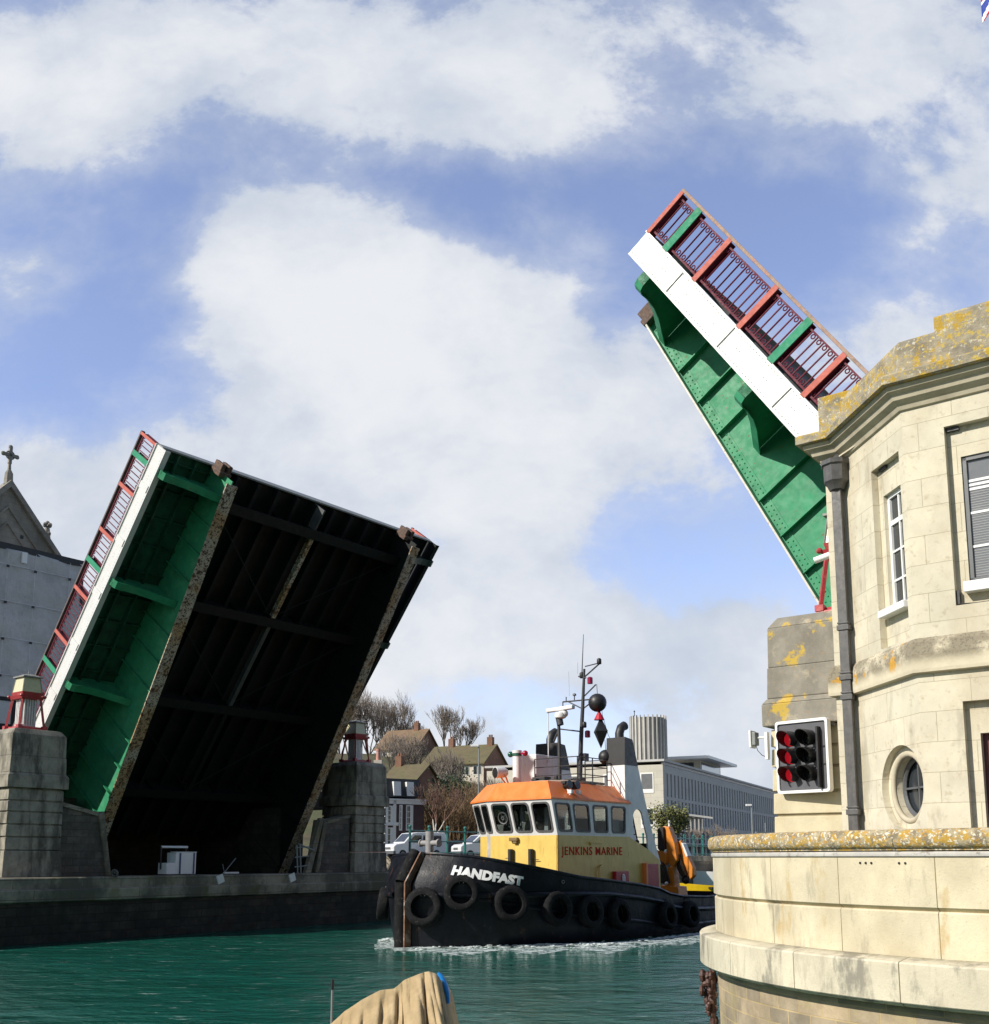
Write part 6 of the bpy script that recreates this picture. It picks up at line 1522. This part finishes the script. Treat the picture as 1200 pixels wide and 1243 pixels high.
def dup_mesh(name, me_obj, loc, parent): q_ = me_obj.copy(); COL.objects.link(q_); q_.parent = parent; q_.location = loc; return q_
f_first = w_first = None
for i in range(nmod):
    for r_ in range(2):
        z0, z1 = ((7.35, 10.2), (4.1, 6.95))[r_]; x = .9 + pitch * i
        if w_first is None:
            m = MB(); m.box(0, .62, .26, .44, .3, 2.55); w_first = m.build('window', MT['office_glass'], b); w_first.location = (x + .69, 0, z0)
        else: dup_mesh('window', w_first, (x + .69, 0, z0), b)
m = MB()
for i in range(nmod + 1):
    for z0 in (7.35, 4.1):
        x = .9 + pitch * i - .30; m.box(x, x + .98, .03, .45, z0, z0 + 2.85)
m.build('fin_row', MT['office_grey'], b)
m = MB(); m.box(.8, Lo - 1, .44, .46, .3, 3.5); m.build('ground_glazing', MT['pane'], b)
m = MB()
for i in range(30): x = 2.2 + i * 2.4; m.box(x, x + (.9 if i < 8 else 1.3), .02, .5, 0, 3.55)
m.box(3, 26, -1.2, .3, 1.55, 1.75); m.build('column', MT['office_grey'], b)
m = MB(); m.box(5.5, 17, -.25, -.05, 3.2, 5.1); m.box(5.3, 17.2, -1.6, .1, 5.1, 5.35); m.build('entrance_glazing', MT['pane'], b)
m = MB()
for i in range(6): m.box(5.6 + i * 2, 6.4 + i * 2, -.32, -.24, 1.8, 5.05)
m.build('entrance_column', MT['office_grey'], b)
for z0 in (7.9, 3.6):
    for y in (1.2, 6.0, 11.0):
        m = MB(); m.box(-.06, .02, y, y + 1.7, z0 - .15, z0 + 2.35); wi = m.build('window', MT['white_frame'], b); m = MB(); m.box(-.075, -.05, y + .15, y + 1.55, z0 + .35, z0 + 2.2); m.build('pane', MT['pane_blind'] if z0 > 6 else MT['pane'], wi)
r_ = MB(); r_.box(29, 41, 3, 14, Ht + .25, Ht + 2.6); ph = r_.build('roof_house', MT['office'], b); m = MB(); m.box(26, 44, 1, 16, Ht + 2.6, Ht + 3.0); m.build('canopy', MT['white_frame'], ph); m = MB(); m.box(28.95, 29, 4, 13, Ht + .9, Ht + 2.3); m.box(29.5, 40.5, 2.95, 3, Ht + .9, Ht + 2.3); m.build('glazing', MT['pane'], ph)
p = at(789, 1000, 152); o = thing('round_tower', 'round ribbed concrete tower top above the office block', 'tower', (p.x, 152, 2.5)); zt_ = at(787, 870, 152).z - 2.5; rad_ = 2.45
m = MB(); m.lathe([(rad_, 0), (rad_, zt_ - .3), (rad_ - .6, zt_ - .3)], (0, 0, 0), 32); m.build('drum', mat('grey_concrete', (.30, .285, .25), .85, var=.15, scale=1, bump=.3, layers=[dict(c=(.16, .15, .13), s=1, lo=.5, hi=.7, f=.6, st=(2, 2, .3))]), o, smooth=30)
m = MB()
for k in range(26): a = 2 * PI * k / 26; Mx = Matrix.Rotation(a, 4, 'Z'); m.box(rad_ - .05, rad_ + .24, -.09, .09, 1, zt_, Mx)
m.build('rib', MT['office_grey'], o); m = MB(); m.tube([(-2.0, -.6, zt_), (-2.0, -.6, zt_ + .7)], .06, 6); m.ball((-2, -.6, zt_ + .7), .12, 6, 5); m.build('finial', MT['iron_black'], o)

# ------------------------------------------------------------------ street lamps, vans, railings on the far quay
def street_lamp(label, u, vtop, y, arm):
    p = at(u, vtop, y); o = thing('street_lamp', label, 'street lamp', (p.x, y, 2.5), 0, 'street lamps on the far bank'); h = p.z - 2.5
    m = MB(); m.tube([(0, 0, 0), (0, 0, h * .4), (0, 0, h)], [.12, .09, .06], 8); m.build('post', MT['steel_grey'], o, smooth=50); m = MB(); m.box(min(0, arm), max(0, arm), -.16, .16, h - .04, h + .16); m.build('lamp_head', MT['white_frame'], o, bevel=.03)


street_lamp('tall grey street lamp left of the wheelhouse roof', 581, 906, 98, -.75)
street_lamp('slim street lamp in front of the right end of the office block', 912, 978, 112, -.6)
MT['vanwhite'] = mat('white_van_paint', (.70, .71, .72), .25, var=.03, scale=3, bump=0, coat=.5)
MT['tyre'] = mat('road_tyre', (.02, .02, .02), .8, bump=.2)
MT['carglass'] = mat('dark_car_glass', (.02, .024, .028), .08, var=.2, scale=2, bump=0, spec=.8)


def van(label, u, y, z, ln, h, rz, high=False, col=None):
    p = at(u, 1020, y); o = thing('parked_van', label, 'van', (p.x, y, z), rz, 'white vans parked on the far quay'); w_ = 1.9
    prof = [(0, .35), (0, .95), (.25, 1.12), (.95, 1.22), (1.75, h - .08), (2.2, h), (ln - .15, h), (ln, h - .2), (ln, .35)]
    m = MB(); m.prism([(x, -w_ / 2, zz_) for x, zz_ in prof], (0, w_, 0)); m.build('body', col or MT['vanwhite'], o, bevel=.06)
    m = MB()
    for s_ in (-1, 1):
        yy = s_ * (w_ / 2 + .004); m.prism([(1.35, yy, 1.25), (2.6, yy, 1.25), (2.6, yy, h - .25), (1.95, yy, h - .25)], (0, s_ * .008, 0))
        if not high: m.prism([(2.75, yy, 1.25), (ln - .5, yy, 1.25), (ln - .5, yy, h - .25), (2.75, yy, h - .25)], (0, s_ * .008, 0))
    nx_ = Vector((-(h - 1.3), 0, .8)).normalized(); m.prism([Vector((1.05, -.8, 1.31)) + nx_ * .02, Vector((1.05, .8, 1.31)) + nx_ * .02, Vector((1.70, .72, h - .14)) + nx_ * .02, Vector((1.70, -.72, h - .14)) + nx_ * .02], nx_ * .012); m.build('window', MT['carglass'], o)
    for x in (.85, ln - .95):
        for s_ in (-1, 1):
            wl_ = MB(); wl_.tube([(x, s_ * (w_ / 2 - .2), .33), (x, s_ * (w_ / 2 + .02), .33)], .33, 18); wh = wl_.build('wheel', MT['tyre'], o, smooth=40); wl_ = MB(); wl_.tube([(x, s_ * (w_ / 2 + .01), .33), (x, s_ * (w_ / 2 + .03), .33)], .19, 14); wl_.build('hub', MT['steel_grey'], wh)
    for s_ in (-1, 1): m = MB(); m.box(-.015, .1, s_ * .62 - .22, s_ * .62 + .22, .72, .92); m.build('headlight', MT['opal_w'], o, bevel=.03)
    m = MB(); m.box(-.04, .2, -w_ / 2 - .01, w_ / 2 + .01, .32, .58); m.box(-.02, .05, -.45, .45, .68, .88); m.build('bumper', MT['frame_grey'], o, bevel=.03)
    return o


van('white passenger van with side windows beside the white house', 471, 88, 2.4, 5.0, 2.1, R(34))
van('white van with a sloping windscreen parked behind the tug bow', 553, 86, 2.35, 4.6, 1.95, R(26), True)
v_ = van('dark estate vehicle between the two white vans, mostly hidden by the tug bitts', 528, 96, 2.4, 4.3, 1.6, R(24), False, mat('dark_blue_paint', (.02, .025, .04), .25, bump=0)); v_.name = 'parked_estate'; v_['category'] = 'car'; del v_['group']
# green quay railings: standards and rails
MT['teal'] = mat('teal_rail_paint', (.02, .15, .13), .45, var=.1, bump=.05)
rl = bthing('quay_railing', 'teal green railing along the edge of the far quay', 'railing', -.9, 18.45, 2.5); SPC = 1.25
for k in range(24):
    m = MB(); m.tube([(0, SPC * k, 0), (0, SPC * k, 1.25)], .055, 6); m.ball((0, SPC * k, 1.28), .08, 8, 6); m.build('post', MT['teal'], rl)
for z in (.15, .65, 1.1): m = MB(); m.tube([(0, 0, z), (0, SPC * 23, z)], .028, 5); m.build('rail', MT['teal'], rl)
qw = bthing('quay_wall', 'pale stone quay wall just right of the far pillar', 'quay wall', -.3, 18.2, 0)
m = MB(); m.sweep([(0, -1.5), (0, 2.2)], [(0, 0), (0, 150)]); m.build('wall_face', MT['quay_stone'], qw); m = MB(); m.sweep([(0, 2.2), (.12, 2.22), (.12, 2.52), (-.6, 2.55)], [(0, -.05), (0, 150)]); m.build('coping', MT['coping_far'], qw)
m = MB(); m.sweep([(0, -1.5), (0, 2.5)], [(-2.0, -2.1), (-2.0, -.02), (0, -.02)]); m.build('return_wall', MT['quay_stone'], qw)

# ------------------------------------------------------------------ boats moored beyond the tug
def boat_hull(mb, ln, w_, h, bow=1.3):
    n = 14; vs = []
    for i in range(n + 1):
        t_ = i / n; hb = w_ / 2 * min(1, (1 - (1 - min(1, t_ * 1.9)) ** 2.2)); hb = max(.03, hb)
        for k in range(4): z = -.3 + (h + .3 + (.35 * (1 - t_) ** 2 if k == 3 else 0)) * k / 3; f_ = (.72, .88, .96, 1)[k]; vs += [(t_ * ln - (.12 * bow * k * (1 - t_)), hb * f_, z), (t_ * ln - (.12 * bow * k * (1 - t_)), -hb * f_, z)]
    fs = []
    for i in range(n):
        for k in range(3):
            a = i * 8 + k * 2; fs += [(a, a + 8, a + 10, a + 2), (a + 1, a + 3, a + 11, a + 9)]
        fs.append((i * 8 + 6, i * 8 + 14, i * 8 + 15, i * 8 + 7))
    fs.append((n * 8, n * 8 + 1, n * 8 + 3, n * 8 + 5, n * 8 + 7, n * 8 + 6, n * 8 + 4, n * 8 + 2)); mb.add(vs, fs)


p = at(834, 1060, 66); o = thing('motor_cruiser', 'white motor cruiser with upper deck rails, seen between crane and pier', 'boat', (p.x, 66, 0), R(18)); m = MB(); boat_hull(m, 10, 3.4, 1.35); m.build('hull', MT['white'], o, smooth=40)
m = MB(); m.prism([(2.2, -1.3, 1.35), (3.0, -1.3, 2.55), (8.8, -1.3, 2.55), (9.2, -1.3, 1.35)], (0, 2.6, 0)); cb = m.build('cabin', MT['white'], o, bevel=.08)
m = MB(); m.prism([(3.0, -1.315, 1.75), (3.35, -1.315, 2.3), (8.2, -1.315, 2.3), (8.2, -1.315, 1.85)], (0, -.01, 0)); m.build('window', mat('grey_boat_window', (.22, .23, .26), .15, bump=0), cb)
m = MB(); m.box(4.2, 7.2, -.9, .9, 2.55, 3.15); m.box(5.0, 6.0, -.35, .35, 3.15, 3.75); m.build('flybridge', MT['white'], cb, bevel=.05)
m = MB()
for k in range(9): m.tube([(2.8 + .75 * k, -1.25, 2.55), (2.8 + .75 * k, -1.25, 3.3)], .02, 5)
m.tube([(2.8, -1.25, 3.3), (8.8, -1.25, 3.3)], .02, 5); m.tube([(2.8, -1.25, 2.95), (8.8, -1.25, 2.95)], .015, 5); m.tube([(5.6, 0, 3.7), (5.6, 0, 4.6)], .04, 6); m.box(4.9, 6.3, -.05, .05, 3.95, 4.05); m.build('rail', MT['steel_grey'], o)
p = at(826, 1085, 58); o = thing('yellow_workboat', 'bright yellow workboat hull with a dark rim behind the tug stern', 'boat', (p.x, 58, 0), R(14)); m = MB(); boat_hull(m, 7, 2.6, .78); m.build('hull', mat('bright_yellow_paint', (.75, .48, .01), .4, var=.05, bump=0), o, smooth=40)
m = MB(); m.box(1.2, 6.8, -1.32, 1.32, .80, .90); m.build('rim', MT['black'], o); m = MB()
for x in (3.4, 4.1): m.ball((x, -1.42, .45), .13, 10, 8)
m.build('fender', MT['white'], o, smooth=60)

# ------------------------------------------------------------------ foreground: canvas cover, blue rim, thin rod (on a small boat below the frame)
cv = thing('canvas_cover', 'tan canvas boat cover in folds at the bottom edge of the picture', 'boat cover', (-.40, 5.0, 0))
MT['canvas'] = mat('tan_canvas', (.40, .30, .17), .9, var=.16, scale=9, bump=.6, bscale=38, bdist=.010, spec=.2, layers=[dict(c=(.36, .25, .12), s=5, lo=.5, hi=.75, f=.6, st=(1, 1, .5)), dict(c=(.48, .38, .23), s=9, lo=.58, hi=.75, f=.5), dict(c=(.22, .15, .08), s=3.2, lo=.58, hi=.72, f=.5)])
ridge = [(330, 1300), (370, 1268), (402, 1243), (418, 1229), (440, 1214), (461, 1203), (478, 1201), (492, 1190), (508, 1183), (520, 1180), (529, 1183), (534, 1190)]
RP = [at(u, v, 5.0) - Vector((-.40, 5.0, 0)) for u, v in ridge]
m = MB(); nu, nv = 150, 60; g = random.Random(4)
def rid(f_):
    k = f_ * (len(RP) - 1); i = min(int(k), len(RP) - 2); return RP[i].lerp(RP[i + 1], k - i)
vs = []
for j in range(-12, nv + 1):
    for i in range(nu + 1):
        f_ = i / nu; p = rid(f_); s_ = j / nv
        if j < 0:
            q_ = p + Vector((.0, -s_ * 1.4, s_ * 1.1 * 1.2)); vs.append(q_); continue
        d_ = .95 * s_                                         # drop down the front
        fan = Vector((-.55 + 1.0 * f_, 0, 0)) * d_ * .55          # folds fan out from the peak
        ph = f_ * 40 + 1.1 * math.sin(f_ * 11) + .7 * math.sin(f_ * 23 + 1) + .8 * math.sin(d_ * 5 + f_ * 6); amp = (.006 + .040 * min(1, d_ / .2)) * (.75 + .5 * math.sin(f_ * 9 + 1))
        fold = (abs(math.sin(ph * .5)) ** .45 - .6) * 2.2 * amp + .009 * math.sin(f_ * 71 + d_ * 14) * min(1, d_ / .12) + .006 * math.sin(f_ * 131 - d_ * 22) * min(1, d_ / .1)
        pinch = .02 * math.exp(-((f_ - .585) / .03) ** 2) + .022 * math.exp(-((f_ - .93) / .018) ** 2)
        vs.append(p + fan * (1.0 if f_ < .9 else 1.0 - .35 * (f_ - .9) / .1) + Vector((fold * .35, -.50 * d_ - .06 * math.sin(min(1, d_ / .3) * PI / 2) - fold * 1.0 + pinch * 1.6 * min(1, d_ / .06), -d_)))
W_ = nu + 1
m.add(vs, [(r_ * W_ + i, r_ * W_ + i + 1, (r_ + 1) * W_ + i + 1, (r_ + 1) * W_ + i) for r_ in range(nv + 12) for i in range(nu)])
# right-hand end falls away behind the last fold
end = [vs[r_ * W_ + nu] for r_ in range(nv + 13)]
e2 = []
for k, p in enumerate(end):
    d_ = max(0, (k - 12) / nv * .95); e2.append(p + Vector((.006 + .02 * min(1, d_ / .18), .30, -.03)))
e3 = [p + Vector((.02, .35, -.1)) for p in e2]
n = len(end); m.add(end + e2 + e3, [(i, i + n, i + n + 1, i + 1) for i in range(n - 1)] + [(i + n, i + 2 * n, i + 2 * n + 1, i + n + 1) for i in range(n - 1)])
o = m.build('cloth', MT['canvas'], cv, smooth=85, fix=False); sf = o.modifiers.new('cloth', 'SOLIDIFY'); sf.thickness = .004
m = MB()
for ii in (97, 100): m.tube([Vector(vs[(r_ + 12) * W_ + ii]) + Vector((0, -.003, .001)) for r_ in range(0, nv, 2)], .0016, 4)
m.build('seam', mat('dark_seam_thread', (.16, .11, .06), .9, bump=0), o)
bl_ = [at(u, v, 5.06) for u, v in ((531, 1181), (534, 1184), (538, 1191), (541, 1199), (543, 1207), (544, 1218))]
m = MB(); m.tube([p - bl_[0] for p in bl_], [.006, .011, .013, .013, .011, .008], 8); o = m.build('blue_hoop', mat('bright_blue_plastic', (.01, .22, .62), .35, bump=0), smooth=60); o.location = bl_[0]; tag(o, 'bright blue plastic hoop end sticking out beside the canvas cover', 'hoop')
a, b_ = at(403.5, 1189, 5.0), at(401.5, 1262, 5.0)
o = thing('thin_rod', 'thin grey rod standing upright left of the canvas cover', 'rod', b_); m = MB(); m.tube([Vector((0, 0, -.9)), a - b_], .0055, 8); m.build('rod', MT['steel_grey'], o, smooth=60); m = MB(); d_ = (a - b_).normalized(); m.tube([a - b_ - d_ * .045, a - b_ + d_ * .002], .0075, 8); m.build('tip', MT['black'], o, smooth=60)
o = thing('small_boat', 'small moored boat below the frame that carries the canvas cover', 'boat', (-2.6, 5.25, 0), R(4)); m = MB(); boat_hull(m, 4.8, 1.9, .72); m.build('hull', MT['white_frame'], o, smooth=40); m = MB(); m.box(1.9, 2.6, -.35, .35, .6, 1.25); m.build('engine_box', MT['white_frame'], o)
